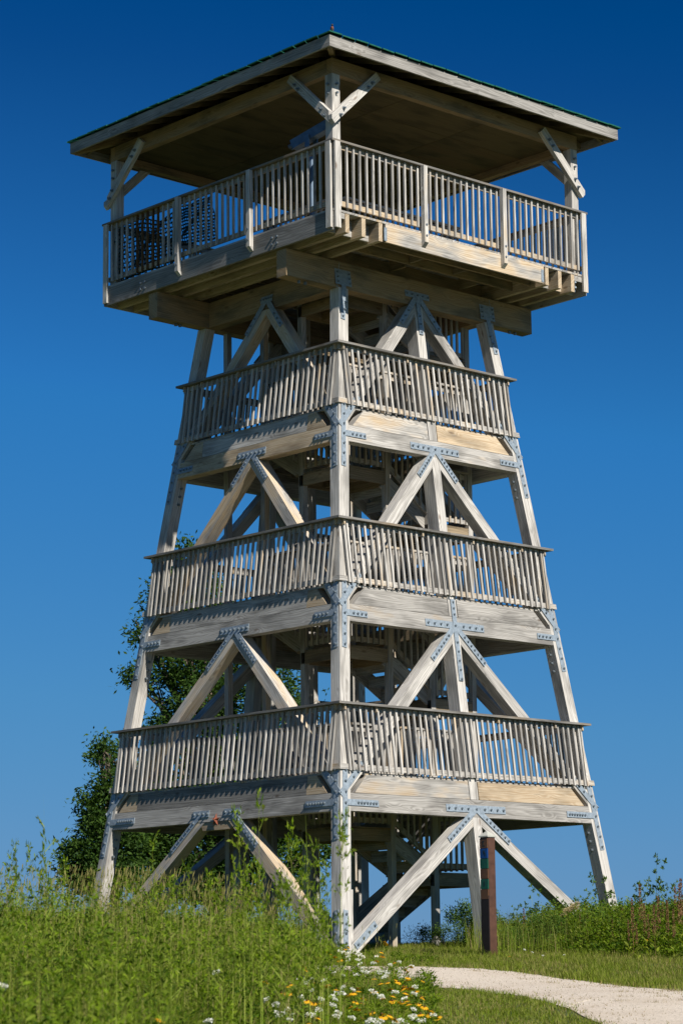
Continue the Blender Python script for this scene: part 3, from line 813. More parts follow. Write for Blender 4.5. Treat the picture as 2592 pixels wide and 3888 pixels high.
for sx, sy in ((-1, -1), (1, -1), (-1, 1), (1, 1)):
    mb = MB(); mb.bar((sx*3.62, sy*3.62, EZ-.15), (sx*1, sy*1, EZ-.15+2.62*sl_), .09, .16, dark=.4, fresh=.8); mb.build('hip_rafter', 'dimwood', ro)
# flat plywood ceiling
mb = MB()
for i in range(3):
    for j in range(5):
        x0 = -2.985+i*1.99; y0 = -2.985+j*1.194
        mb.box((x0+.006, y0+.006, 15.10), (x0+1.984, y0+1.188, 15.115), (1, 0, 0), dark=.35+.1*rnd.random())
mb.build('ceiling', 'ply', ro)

# ================================================================== small things on the tower
# rusty star on the left face
mb = MB(); pts = []
for i in range(10):
    t = math.pi/2+i*math.pi/5; rr = .115 if i % 2 == 0 else .042
    pts.append((rr*math.cos(t)+.0, 2.35+rr*math.sin(t)))
ctr = fp(1, 0, 2.35, .055)
for i in range(10):
    a_, b_ = pts[i], pts[(i+1) % 10]
    mb.poly([fp(1, a_[0], a_[1], .012), fp(1, b_[0], b_[1], .012), ctr], None, nhint=Vector((-1, 0, 0)))
mb.poly([fp(1, p[0], p[1], .008) for p in pts], None, nhint=Vector((1, 0, 0)))
for i in range(10):
    a_, b_ = pts[i], pts[(i+1) % 10]; mb.poly([fp(1, a_[0], a_[1], .008), fp(1, b_[0], b_[1], .008), fp(1, b_[0], b_[1], .012), fp(1, a_[0], a_[1], .012)])
tag(mb.build('metal_star', 'rust'), 'small rusty red five pointed star fixed to the lowest beam of the left face', 'star decoration')

# green plastic net behind the left rail of the lookout
def net(name, y0, y1, zf, zbm, label, seed):
    rr = random.Random(seed); mb = MB()
    ny = int((y1-y0)/.052); nz = 13
    def pt(i, j):
        y = y0+(y1-y0)*i/ny; zt_, zl = zf(i/ny), zbm(i/ny)
        z = zl+(zt_-zl)*j/nz
        x = -3.05+.05*math.sin(y*5+j*.3)+.03*math.sin(j*.9+y*9)
        return Vector((x, y+.012*math.sin(j*1.3), z+.008*math.sin(i*1.7)))
    for i in range(ny+1):
        for j in range(nz):
            mb.bar(pt(i, j), pt(i, j+1), .010, .012, up=(1, 0, 0))
    for j in range(nz+1):
        for i in range(ny):
            a_, b_ = pt(i, j), pt(i+1, j)
            mb.bar(a_, b_, .012, .026 if j % 3 else .036, up=(0, 0, 1))
    o = mb.build(name, 'net'); return tag(o, label, 'net', 'dark green plastic nets behind the lookout rail')
net('plastic_net', .16, 1.12, lambda t: 13.57+.05*t, lambda t: 12.80+.05*t, 'small dark green mesh net right of the second lookout rail post from the left', 1)
net('plastic_net', 1.22, 2.98, lambda t: 13.52+.12*t-.08*math.sin(t*7), lambda t: 12.60, 'wide dark green mesh net behind the leftmost rail bay of the lookout', 2)

# viewing scope on its stand
sc_ = empty('viewing_scope', (-2.62, -2.02, FT+.04)); tag(sc_, 'blue grey coin viewer tilted up behind the near corner post of the lookout', 'viewer')
mb = MB(); mb.cyl((0, 0, 0), (0, 0, .06), .16, 12); mb.cyl((0, 0, .06), (0, 0, 1.45), .045, 10); mb.build('stand', 'scope', sc_)
mb = MB()
for s in (-1, 1): mb.box((s*.10-.012, -.05, 1.42), (s*.10+.012, .05, 1.72))
mb.box((-.112, -.05, 1.40), (.112, .05, 1.425)); mb.build('yoke', 'scope', sc_)
mb = MB(); a_ = Vector((-.12, .34, 1.60)); b_ = Vector((.12, -.34, 1.86)); ax_ = (b_-a_).normalized(); sd_ = ax_.cross(Vector((0, 0, 1))).normalized()
mb.bar(a_, b_, .17, .17); 
for s in (-1, 1): mb.cyl(a_+sd_*s*.045-ax_*.07, a_+sd_*s*.045, .035, 10); mb.cyl(b_+sd_*s*.045, b_+sd_*s*.045+ax_*.04, .05, 10)
mb.build('body', 'scope', sc_)

# bird on the near roof corner
def blob(mb, c, rx, ry, rz, rot, mi=0, nu=10, nv=7):
    c = Vector(c)
    def P_(i, j):
        t = 2*math.pi*i/nu; p = math.pi*j/nv
        return c+rot @ Vector((rx*math.sin(p)*math.cos(t), ry*math.sin(p)*math.sin(t), rz*math.cos(p)))
    for i in range(nu):
        for j in range(nv):
            q = [P_(i, j), P_(i+1, j), P_(i+1, j+1), P_(i, j+1)]
            if j == 0: q = [q[0], q[2], q[3]]
            if j == nv-1: q = q[:3]
            mb.poly(q, None, mi=mi, nhint=sum(q, Vector())/len(q)-c)
bx, by = -3.60, -3.66
bz = EZ+.052
bird = empty('bird', (bx, by, bz), math.radians(-35)); tag(bird, 'small bird with a rusty orange breast perched on the near roof corner', 'bird')
mb = MB(); tilt = Matrix.Rotation(math.radians(-28), 3, 'X')
blob(mb, (0, 0, .062), .027, .030, .048, tilt, 0); blob(mb, (0, -.024, .118), .019, .021, .019, Matrix.Identity(3), 0)
blob(mb, (0, -.012, .075), .0225, .026, .036, tilt, 1); blob(mb, (0, -.004, .036), .021, .024, .022, tilt, 2)
mb.build('body', ['bird_dark', 'bird_red', 'bird_pale'], bird)
mb = MB(); mb.cyl((0, -.040, .120), (0, -.060, .126), .005, 6, .001); mb.build('beak', 'beak', bird)
mb = MB(); mb.bar((0, .022, .035), (0, .058, -.012), .022, .006, up=(0, 1, .5)); mb.build('tail', 'bird_dark', bird)
for s in (-1, 1):
    mb = MB(); mb.cyl((s*.009, -.002, .025), (s*.010, -.008, -.004), .0028, 5); mb.bar((s*.010, .004, -.004), (s*.010, -.022, -.004), .006, .003); mb.build('leg', 'beak', bird)
    mb = MB(); blob(mb, (s*.026, .008, .062), .006, .018, .042, tilt); mb.build('wing', 'bird_dark', bird)

# trail marker post
mU, mD = 2.18, 38.6
mp = wld(mU, mD)
mark = empty('trail_marker', (mp[0], mp[1], mp[2]-.05), math.radians(1)); tag(mark, 'square dark brown marker post with blue and green plaques beside the gravel path', 'marker post')
mb = MB(); s_ = .082; Hm = 1.93
mb.box((-s_+.012, -s_, -.3), (s_, s_, Hm-.06), (0, 0, 1)); mb.build('post', 'brown', mark)
mb = MB(); mb.box((-s_-.004, -s_, -.3), (-s_+.010, s_, .90+.08)); mb.build('side_board', 'darkbrown', mark)
zt = Hm-.08; ph_ = .148
for i, kind in enumerate(('brown', 'blue', 'green', 'brown', 'green', 'brown')):
    z1_ = zt-i*(ph_+.007); mb = MB(); mb.box((-s_-.006, -s_+.004, z1_-ph_), (-s_+.010, s_-.004, z1_))
    zc_ = z1_-ph_/2; X = -s_-.0065
    if kind == 'blue':     # slanting arrow-like mark
        mb.box((X-.002, -.022, zc_-.005), (X, .006, zc_+.045), mi=1); mb.box((X-.002, -.036, zc_-.04), (X, -.018, zc_+.01), mi=1)
    elif kind == 'green' and i == 4:
        mb.box((X-.002, -.01, zc_-.03), (X, .01, zc_+.02), mi=1); blob(mb, (X, 0, zc_+.036), .004, .011, .011, Matrix.Identity(3), 1)
    elif kind == 'brown' and i == 0:
        mb.box((X-.002, -.03, zc_-.045), (X, .02, zc_-.035), mi=1); mb.box((X-.002, -.02, zc_+.02), (X, .03, zc_+.03), mi=1); mb.box((X-.002, .0, zc_-.03), (X, .012, zc_+.04), mi=1)
    mb.build('plaque', ['plaque_'+kind, 'ink'], mark)
mb = MB(); e = s_+.014
base = [(-e, -e, Hm-.06), (e, -e, Hm-.06), (e, e, Hm-.06), (-e, e, Hm-.06)]; b2 = [(x, y, z+.018) for x, y, z in base]
mb.hexa(base+b2, (0, 0, 1))
for i in range(4): mb.poly([b2[i], b2[(i+1) % 4], (0, 0, Hm+.045)], nhint=Vector(b2[i])+Vector(b2[(i+1) % 4])-Vector((0, 0, 2*Hm-.2)))
mb.build('post_cap', 'cap', mark)

# ================================================================== vegetation
def quads_obj(name, V, mats, tone, mi=None, parent=None):
    """V: (n,4,3)"""
    n = len(V); me = bpy.data.meshes.new(name)
    me.vertices.add(n*4); me.vertices.foreach_set('co', V.astype(np.float32).ravel())
    me.loops.add(n*4); me.loops.foreach_set('vertex_index', np.arange(n*4, dtype=np.int32))
    me.polygons.add(n); me.polygons.foreach_set('loop_start', np.arange(0, n*4, 4, dtype=np.int32))
    try: me.polygons.foreach_set('loop_total', np.full(n, 4, dtype=np.int32))
    except Exception: pass
    if not isinstance(mats, (list, tuple)): mats = [mats]
    for m in mats: me.materials.append(M[m])
    if mi is not None: me.polygons.foreach_set('material_index', mi.astype(np.int32))
    ca = me.color_attributes.new('tone', 'FLOAT_COLOR', 'CORNER')
    t = np.ones((n, 4, 4), dtype=np.float32); t[:, :, 0] = tone[:, 0:1]; t[:, :, 1] = tone[:, 1:2]; t[:, :, 2] = 0; ca.data.foreach_set('color', t.ravel())
    me.update(calc_edges=True); me.validate()
    o = bpy.data.objects.new(name, me); scene.collection.objects.link(o)
    if parent is not None: o.parent = parent
    return o
def unit(v): return v/np.maximum(np.linalg.norm(v, axis=-1, keepdims=True), 1e-9)
def blades(P, H, lean, wid, rg, nseg=2, az=None):
    """curved blades: returns (n*nseg,4,3)"""
    n = len(P); th = rg.uniform(0, 2*np.pi, n) if az is None else az
    dirv = np.stack([np.cos(th), np.sin(th), 0*th], -1); sd = np.stack([-np.sin(th+.6*rg.normal(size=n)), np.cos(th), 0*th], -1); sd = unit(sd)
    out = []; prev = P; pw = wid[:, None]*sd
    for k in range(1, nseg+1):
        t = k/nseg; c = P+dirv*(lean*H*t*t)[:, None]+np.array([0, 0, 1])*(H*(t-.15*lean*t*t))[:, None]
        w_ = wid[:, None]*(1-t*.92)*sd
        out.append(np.stack([prev-pw, prev+pw, c+w_, c-w_], 1)); prev = c; pw = w_
    return np.concatenate(out)
def leaves(C, L, Wd, dirs, rg, fold=.0):
    """diamond leaves at C pointing along dirs"""
    n = len(C); dirs = unit(dirs); rv = rg.normal(size=(n, 3)); sd = unit(np.cross(dirs, rv))
    a = C; b = C+dirs*(L*.5)[:, None]+sd*(Wd*.5)[:, None]; c = C+dirs*L[:, None]; d_ = C+dirs*(L*.5)[:, None]-sd*(Wd*.5)[:, None]
    return np.stack([a, b, c, d_], 1)
def clump(U, D, rg=None):
    """slow patchiness 0..1 over the ground"""
    return .5+.25*np.sin(U*2.1+1.3*np.sin(D*.8))+.25*np.sin(D*1.7+U*3.9+2*np.sin(U*1.1))

def tall_h(t, D):
    """height of the rough growth, by bearing t and distance"""
    D0 = np.interp(t, [-.095, -.06, -.03, 0, .01], [8, 17, 26, 33, 36])
    h = .24+.42*sstep(D, D0-2.5, D0+2)*sstep(-t, .002, .022)
    return h

# rough meadow on the left and in the foreground
rg = np.random.default_rng(3)
def scatter(n, t0, t1, d0, d1, pw=1.0):
    t = rg.uniform(t0, t1, n); dd = (rg.uniform(d0**pw, d1**pw, n))**(1/pw); return t*dd, dd, t
def not_tower(U, D):
    return D < 38.8+np.abs(U)*.9
# 1) leafy weeds: stem with many small leaflets
U, D, t = scatter(17000, -.19, .035, 11, 44, 1.30)
tallq = rg.random(len(U)) < .10
H = tall_h(t, D)*np.where(tallq, rg.uniform(.8, 1.7, len(U)), rg.uniform(.30, .85, len(U)))*(.70+.5*clump(U, D))
keep = ~in_path(U, D) & (rg.random(len(U)) < np.where(t > -.015, .35, 1)) & ((t < .012) | (D < 36))
keep &= ~((t > .0) & (D > 37))
U, D, H, t = U[keep], D[keep], H[keep], t[keep]
P = wld(U, D); n = len(U)
lean = rg.uniform(.0, .28, n); az = rg.uniform(0, 2*np.pi, n)
ST = blades(P, H, lean, np.full(n, .0040), rg, 3, az); tn = np.stack([rg.random(len(ST)), rg.random(len(ST))*.5], -1)
quads_obj('meadow_stems', ST, 'stem', tn)
bpy.data.objects['meadow_stems']['kind'] = 'stuff'; tag(bpy.data.objects['meadow_stems'], 'thin green stems of the rough meadow around the tower foot', 'meadow')
nl = 46
k = rg.uniform(.18, 1.0, (n, nl)); k = k**.8
dirv = np.stack([np.cos(az), np.sin(az), 0*az], -1)
C = P[:, None, :]+dirv[:, None, :]*(lean*H)[:, None, None]*(k**2)[..., None]+np.array([0, 0, 1.])*(H[:, None]*(k-.15*lean[:, None]*k**2))[..., None]
sa = rg.uniform(0, 2*np.pi, (n, nl)); reach = rg.uniform(.0, .11, (n, nl))*(1.15-k)
C = C+np.stack([np.cos(sa)*reach, np.sin(sa)*reach, reach*.5], -1)
dr = np.stack([np.cos(sa), np.sin(sa), rg.uniform(.0, 1.3, (n, nl))], -1)
L = rg.uniform(.026, .060, (n, nl)); Wl = L*rg.uniform(.20, .40, (n, nl))
LV = leaves(C.reshape(-1, 3), L.ravel(), Wl.ravel(), dr.reshape(-1, 3), rg)
base_t = rg.random(n)*.5+.6*(clump(U*1.6+3, D*1.1)-.35); tn = np.stack([np.clip(base_t[:, None]+rg.normal(0, .18, (n, nl)), 0, 1).ravel(), (rg.random((n, nl))**3*.5).ravel()], -1)
o = quads_obj('meadow_weeds', LV, 'weed', tn); tag(o, 'dense leafy green meadow weeds in front of the tower', 'meadow', kind='stuff')

# 2) meadow grasses
U, D, t = scatter(70000, -.19, .06, 11, 44, 1.4)
H = tall_h(t, D)*rg.uniform(.35, 1.12, len(U))
keep = ~in_path(U, D) & ~((t > .0) & (D > 37)) & ((t < .02) | (rg.random(len(U)) < .5))
H = np.where(t > .03, H*.4, H)
U, D, H = U[keep], D[keep], H[keep]; P = wld(U, D); n = len(U)
BL = blades(P, H, rg.uniform(.05, .55, n), rg.uniform(.0026, .0050, n), rg, 3)
tn1 = np.stack([rg.random(n), (rg.random(n)**2.5)*.9], -1); tn = np.concatenate([tn1]*3)
o = quads_obj('meadow_grass', BL, 'grass', tn); tag(o, 'long meadow grass blades between the weeds', 'grass', kind='stuff')
# seed heads of the grass (timothy), slightly brown
U, D, t = scatter(2400, -.17, .02, 18, 42, 1.6); keep = (t < -.01) | (rg.random(len(t)) < .12)
U, D, t = U[keep], D[keep], t[keep]; P = wld(U, D); n = len(U)
H = (tall_h(t, D)+.04)*rg.uniform(.85, 1.7, n); az = rg.normal(.5, .5, n); ln = rg.uniform(.05, .2, n)
S1 = blades(P, H, ln, np.full(n, .002), rg, 3, az)
dirv = np.stack([np.cos(az), np.sin(az), 0*az], -1); tip = P+dirv*(ln*H)[:, None]+np.array([0, 0, 1])*(H*(1-.15*ln))[:, None]
hd = []
for rot in (0, 1.57):
    sdv = np.stack([np.cos(az+rot), np.sin(az+rot), 0*az], -1)*.0042
    up = unit(dirv*.35+np.array([0, 0, 1.]))*rg.uniform(.06, .11, n)[:, None]
    hd.append(np.stack([tip-sdv*.4, tip+sdv*.6, tip+up*.6+sdv, tip+up*.6-sdv], 1)); hd.append(np.stack([tip+up*.6-sdv, tip+up*.6+sdv, tip+up+sdv*.2, tip+up-sdv*.2], 1))
V = np.concatenate([S1]+hd); tn = np.stack([rg.random(len(V)), rg.uniform(.5, 1, len(V))], -1)
o = quads_obj('grass_seedheads', V, 'grass', tn); tag(o, 'brownish grass seed heads along the top of the meadow', 'grass', kind='stuff')

# 3) short grass beside path and beneath tower
U, D, t = scatter(230000, -.03, .17, 21, 50, 1.0)
pin = in_path(U+rg.normal(0, .07, len(U)), D+rg.normal(0, .22, len(U)))
# distance fringe: grass may lean over edge; sparse tufts on the path
keep = ~pin | (rg.random(len(U)) < .004)
far_side = (U > np.interp(D, [24, 28, 32, 34.5, 60], [4.2, 3.8, 2.8, 1.5, -3]))
keep &= ~((t < .0) & (D < 36))
U, D, far_side = U[keep], D[keep], far_side[keep]; P = wld(U, D); n = len(U)
cl = clump(U*2, D*2)
H = rg.uniform(.022, .055, n)*(.7+.7*cl); H = np.where(far_side, H*1.9, H)
BL = blades(P, H, rg.uniform(.1, .8, n), rg.uniform(.0035, .0070, n), rg, 2)
tn1 = np.stack([np.clip(rg.random(n)*.8+.2*cl, 0, 1), (rg.random(n)**2)*(1.35-cl)], -1); tn = np.concatenate([tn1]*2)
o = quads_obj('lawn_grass', BL, 'lawn', np.clip(tn, 0, 1)); tag(o, 'short mown grass along both edges of the gravel path', 'grass', kind='stuff')
# small green tufts and dry stubble growing on the gravel
tufts = []
uu, dd_, _t = scatter(9000, -.02, .16, 22, 39, 1.0); k_ = in_path(uu, dd_); uu, dd_ = uu[k_], dd_[k_]; pp = wld(uu, dd_); pp[:, 2] += .02
tufts.append(blades(pp, rg.uniform(.008, .028, len(uu)), rg.uniform(.1, .9, len(uu)), rg.uniform(.003, .008, len(uu)), rg, 2))
for (tu, td) in [(2.45, 30.8), (2.2, 31.6), (3.1, 29.6), (3.6, 28.2), (2.55, 29.0), (3.0, 27.6), (3.25, 27.3), (2.8, 25.9), (3.1, 25.6), (3.3, 26.6), (3.75, 26.9), (1.7, 33.3), (3.4, 26.0), (2.9, 26.5)]:
    m_ = 60; uu = tu+rg.normal(0, .07, m_); dd_ = td+rg.normal(0, .05, m_); pp = wld(uu, dd_); pp[:, 2] += .012
    tufts.append(blades(pp, rg.uniform(.02, .06, m_), rg.uniform(.2, .9, m_), np.full(m_, .0035), rg, 2))
V = np.concatenate(tufts); o = quads_obj('path_tufts', V, 'stubble', np.stack([rg.random(len(V)), rg.random(len(V))], -1)); tag(o, 'small green tufts sprouting on the gravel path', 'grass', kind='stuff')

# 4) rough strip beyond the path on the right
def strip_zone(n):
    U = rg.uniform(2.0, 8.5, n); D = rg.uniform(38.5, 48, n)
    k = D > 38.6+.35*np.sin(U*1.7)-np.clip(U-4.2, 0, 3)*1.5; return U[k], D[k]
U1 = rg.uniform(2.4, 9, 12000); D1 = rg.uniform(33, 48, 12000)
front = np.interp(U1, [2.4, 3.0, 4.2, 5.2, 7], [40.0, 39.6, 37.0, 34.5, 32.0])
k = (D1 > front); U1, D1, front = U1[k], D1[k], front[k]
inside = (np.abs(D1-43) < 3.5) & (U1 < 3.4)
H = rg.uniform(.16, .62, len(U1))*sstep(D1-front, -.3, 1.6)*(.7+.5*clump(U1, D1))+.06
H = np.where(inside, H*.55, H)
P = wld(U1, D1); n = len(U1); az = rg.uniform(0, 2*np.pi, n); lean = rg.uniform(0, .3, n)
ST = blades(P, H, lean, np.full(n, .0035), rg, 2, az)
nl = 34; k = rg.uniform(.1, 1, (n, nl)); dirv = np.stack([np.cos(az), np.sin(az), 0*az], -1)
C = P[:, None, :]+dirv[:, None, :]*(lean*H)[:, None, None]*(k**2)[..., None]+np.array([0, 0, 1.])*(H[:, None]*k)[..., None]
sa = rg.uniform(0, 2*np.pi, (n, nl)); reach = rg.uniform(0, .09, (n, nl)); C = C+np.stack([np.cos(sa)*reach, np.sin(sa)*reach, reach*.3], -1)
L = rg.uniform(.035, .075, (n, nl)); dr = np.stack([np.cos(sa), np.sin(sa), rg.uniform(0, 1.2, (n, nl))], -1)
LV = leaves(C.reshape(-1, 3), L.ravel(), (L*.4).ravel(), dr.reshape(-1, 3), rg)
V = np.concatenate([ST, LV]); bt = rg.random(n)*.6
tn = np.concatenate([np.stack([rg.random(len(ST)), rg.random(len(ST))*.6], -1), np.stack([np.clip(bt[:, None]+rg.normal(0, .15, (n, nl)), 0, 1).ravel(), (rg.random((n, nl))**3*.5).ravel()], -1)])
o = quads_obj('roadside_weeds', V, 'weed', tn); tag(o, 'low green weeds beyond the path at the right foot of the tower', 'weeds', kind='stuff')
U, D = strip_zone(9000); P = wld(U, D); n = len(U)
BL = blades(P, rg.uniform(.25, .7, n), rg.uniform(.05, .4, n), rg.uniform(.003, .005, n), rg, 3); tn = np.concatenate([np.stack([rg.random(n), rg.random(n)**2], -1)]*3)
o = quads_obj('rough_grass', BL, 'grass', tn); tag(o, 'longer rough grass standing among the weeds on the right', 'grass', kind='stuff')

# ---- individual plants
def plant_mesh(seed, H, nst, spread, nleaf, leafL, mat, top=None, stemw=.004, branch=.10, bare=.15, ratio=.35, bstep=.07, parent=None, name='foliage'):
    g = np.random.default_rng(seed); Vs, Ts, Ms = [], [], []
    for s in range(nst):
        a = g.uniform(0, 2*np.pi); ln = g.uniform(.2, 1.0)*spread; h = H*g.uniform(.7, 1.0) if s else H
        P0 = np.array([[math.cos(a)*.02, math.sin(a)*.02, -.03]])
        st = blades(P0, np.array([h]), np.array([ln]), np.array([stemw]), g, 4, np.array([a])); st2 = blades(P0, np.array([h]), np.array([ln]), np.array([stemw]), g, 4, np.array([a]))
        Vs.append(st); Ms.append(np.zeros(len(st))); Ts.append(np.stack([g.random(len(st)), g.random(len(st))*.3], -1))
        # side branches
        nb = max(3, int(h/bstep)); kb = np.sort(g.uniform(bare, 1, nb)); ab = g.uniform(0, 2*np.pi, nb)
        base = P0+np.stack([np.cos(a)*ln*h*kb**2, np.sin(a)*ln*h*kb**2, h*(kb-.15*ln*kb**2)], -1)
        bl_ = branch*(1.25-kb)*g.uniform(.5, 1.2, nb)
        bd = unit(np.stack([np.cos(ab), np.sin(ab), g.uniform(.5, 1.3, nb)], -1))
        sdv = unit(np.cross(bd, g.normal(size=(nb, 3))))*stemw*.5
        tipb = base+bd*bl_[:, None]
        q = np.stack([base-sdv, base+sdv, tipb+sdv*.5, tipb-sdv*.5], 1); Vs.append(q); Ms.append(np.zeros(nb)); Ts.append(np.stack([g.random(nb), g.random(nb)*.3], -1))
        m_ = nleaf; bi = g.integers(0, nb, m_); kk = g.uniform(.15, 1.05, m_)**.6
        C = base[bi]+bd[bi]*(bl_[bi]*kk)[:, None]+g.normal(0, .006, (m_, 3)); L = g.uniform(.6, 1.2, m_)*leafL
        lv = leaves(C, L, L*ratio, bd[bi]+g.normal(0, .8, (m_, 3)), g); Vs.append(lv); Ms.append(np.ones(m_)); Ts.append(np.stack([g.random(m_), g.random(m_)**3*.5], -1))
    return np.concatenate(Vs), np.concatenate(Ts), np.concatenate(Ms)
def make_plant(name, seed, label, cat, group, mats, **k):
    V, T, Mi = plant_mesh(seed, mat=None, **k)
    root = empty(name); tag(root, label, cat, group)
    m0 = Mi == 0
    quads_obj('stem', V[m0], mats[0], T[m0], parent=root); quads_obj('leaves', V[~m0], mats[1], T[~m0], parent=root)
    return root
def place(root, U, D, rz, s=1.0, first=False, dz=0):
    o = root if first else copy_tree(root)
    p = wld(U, D); o.location = (float(p[0]), float(p[1]), float(p[2])+dz); o.rotation_euler = (0, 0, rz); o.scale = (s, s, s); return o
# tall weeds: foot on the slope, tip at its height over the horizon as read from the photograph
def place_tip(root, px, py, D_, first):
    v = d+r2*((px-1296)/9446.4)-u2*((py-1944)/9446.4); vF = v.x*FW[0]+v.y*FW[1]; vR = v.x*RT[0]+v.y*RT[1]
    U_ = vR/vF*D_; H_ = CAM.z+v.z/vF*D_-float(hgt(U_, D_)); o = place(root, U_, D_, rnd.uniform(0, 6), 1, first); w_ = .75+.3*rnd.random(); o.scale = (w_, w_, H_); return o
wroot = [make_plant('tall_weed', 40+i, 'tall green weed', 'weed', None, ('stem', 'weed'), H=1.0, nst=1, spread=.05+.03*i, nleaf=190, leafL=.037, branch=.17, stemw=.0046, bare=.38, ratio=.32, bstep=.036) for i in range(4)]
used = [False]*4
for i, (px, py, D_, lb) in enumerate([(196, 2986, 19, 'tallest weed at far left, its leafy plume standing against the sky'), (21, 3190, 20, 'leafy weed cut by the left edge of the photo'),
        (70, 3270, 21, 'shorter weed between the left edge and the tallest plume'), (990, 3007, 17, 'tall weed whose tip crosses the lowest beam left of the near leg'), (1275, 3080, 16, 'weed whose thin twigs cross the near leg of the tower'),
        (1177, 3060, 18, 'tall weed just left of the near leg, topped by a leafy tuft')]):
    j = (0, 1, 2, 3, 1, 0)[i]; o = place_tip(wroot[j], px, py, D_, not used[j]); used[j] = True; tag(o, lb, 'weed', 'tall weeds in the meadow')
for i, (px, py, D_) in enumerate([(564, 3165, 19), (928, 3200, 18), (1111, 3120, 19), (1060, 3230, 17), (730, 3272, 18), (879, 3245, 19), (812, 3300, 20), (290, 3315, 18), (655, 3330, 17), (1000, 3280, 20), (1145, 3260, 20),
        (1215, 3300, 18), (1090, 3330, 16), (950, 3360, 17), (480, 3340, 18), (400, 3370, 20), (350, 3380, 16), (130, 3290, 19), (240, 3250, 22), (1180, 3390, 17), (1235, 3440, 19), (1030, 3400, 18), (935, 3060, 19), (1085, 3200, 20), (1205, 3180, 19), (1240, 3260, 20), (960, 3290, 18), (905, 3330, 19), (1070, 3330, 17), (845, 3330, 18), (700, 3350, 19), (5, 3230, 18), (45, 3300, 17), (100, 3250, 20), (150, 3200, 21), (170, 3310, 18), (225, 3330, 19), (320, 3350, 20), (540, 3330, 18), (1225, 3150, 21), (860, 3400, 16), (600, 3390, 19), (770, 3420, 17), (1120, 3450, 16)]):
    j = 3-i % 4; o = place_tip(wroot[j], px, py, D_, not used[j]); used[j] = True
    tag(o, 'slender green weed rising in front of the left face of the tower' if px > 380 else 'slender green weed standing above the meadow at the left', 'weed', 'slender weeds before the left face' if px > 380 else 'slender weeds at the far left')
# mixed mid weeds filling the meadow top (individuals that show)
# dock stalks, right
def dock(seed):
    g = np.random.default_rng(seed); root = empty('dock_stalk')
    V = blades(np.zeros((1, 3)), np.array([1.]), np.array([.06]), np.array([.005]), g, 4); quads_obj('stem', V, 'dock', np.stack([g.random(4), g.random(4)], -1), parent=root)
    m_ = 230; z = g.uniform(.45, 1.0, m_); rr = .024*(1.15-z)*np.sqrt(g.random(m_))*1.6; a = g.uniform(0, 6.28, m_)
    C = np.stack([np.cos(a)*rr, np.sin(a)*rr, z], -1); L = g.uniform(.015, .035, m_)
    V = leaves(C, L, L*.7, np.stack([np.cos(a), np.sin(a), np.full(m_, 1.2)], -1), g); quads_obj('seed_head', V, 'dock', np.stack([g.random(m_), g.random(m_)**2], -1), parent=root)
    a = g.uniform(0, 6.28, 8); L = g.uniform(.12, .22, 8); V = leaves(np.stack([0*a, 0*a, g.uniform(.05, .4, 8)], -1), L, L*.3, np.stack([np.cos(a), np.sin(a), .8+0*a], -1), g)
    quads_obj('leaves', V, 'weed', np.stack([g.random(8), 0*a+.4], -1), parent=root)
    return root
dk = [dock(5), dock(6)]; du = [False, False]
def unproj(px, dist):        # bearing of a photograph column
    return (px-1296)/9446.4*dist
for i, (px, D_, H_) in enumerate([(2367, 36.5, .95), (2398, 38, 1.12), (2411, 37, .85), (2448, 36, .85), (2464, 37, .95), (2497, 36.5, .90), (2545, 36.5, 1.15), (2552, 37.5, 1.2), (2530, 38, 1.05), (2563, 35.5, .85), (2380, 35.5, .62), (2440, 38, .6), (2170, 40, .62), (1960, 41, .78), (2330, 40.5, .7), (2290, 38.5, .55), (2350, 37, .6), (2425, 36.2, .7), (2480, 38, .8), (2520, 35.5, .8), (2585, 37, .95), (2100, 40, .5)]):
    j = i % 2; o = place(dk[j], unproj(px, D_), D_, rnd.uniform(0, 6), H_*.9, not du[j]); du[j] = True
    tag(o, 'reddish brown dock seed stalk standing in the weeds right of the tower', 'weed', 'rusty dock stalks on the right')
# leafy weeds on the right skyline
rw = [make_plant('skyline_weed', 60+i, 'w', 'weed', None, ('stem', 'shrub'), H=1.0, nst=3, spread=.16, nleaf=150, leafL=.045, branch=.15, stemw=.0045, bare=.15, ratio=.4) for i in range(2)]
ru = [False, False]
rspec = [(2452, 40, 1.40, 'tallest thin weed on the right skyline, right of the right leg'), (2407, 39.5, 1.10, 'bushy weed on the skyline just right of the right leg'),
         (2375, 40, .95, 'low leafy weed beside the foot of the right leg'), (2250, 41, 1.25, 'dark broad leaved weed between the right brace foot and the right leg'),
         (2205, 41, .95, 'weed with small purple tips left of the right leg foot'), (1990, 41.5, 1.08, 'pale thin weed right of the brown marker post'), (1955, 41, .85, 'short weed beside the pale thin weed near the marker post'),
         (2520, 39, 1.0, 'weed on the skyline near the right edge'), (2573, 39, 1.05, 'weed cut by the right edge of the photo'), (2135, 41, .8, 'leafy weed beneath the lower end of the right brace'), (2490, 41, .95, 'faint weed behind the dock stalks near the right edge')]
rspec += [(px, D_, H_, 'slender green weed among the low growth between the marker post and the right leg') for px, D_, H_ in ((1930, 40.5, .75), (2020, 41, .7), (2075, 40, .85), (2110, 41, .8), (2160, 40.5, .85), (2185, 39.5, .75), (2270, 39.5, .8), (2310, 40, .85))]
for i, (px, D_, H_, lb) in enumerate(rspec):
    j = 1 if i in (1, 3, 6, 9) else 0; o = place(rw[j], unproj(px, D_), D_, rnd.uniform(0, 6), H_, not ru[j]); ru[j] = True; tag(o, lb, 'weed', 'weeds on the right skyline' if i < 11 else 'slender weeds right of the marker post')
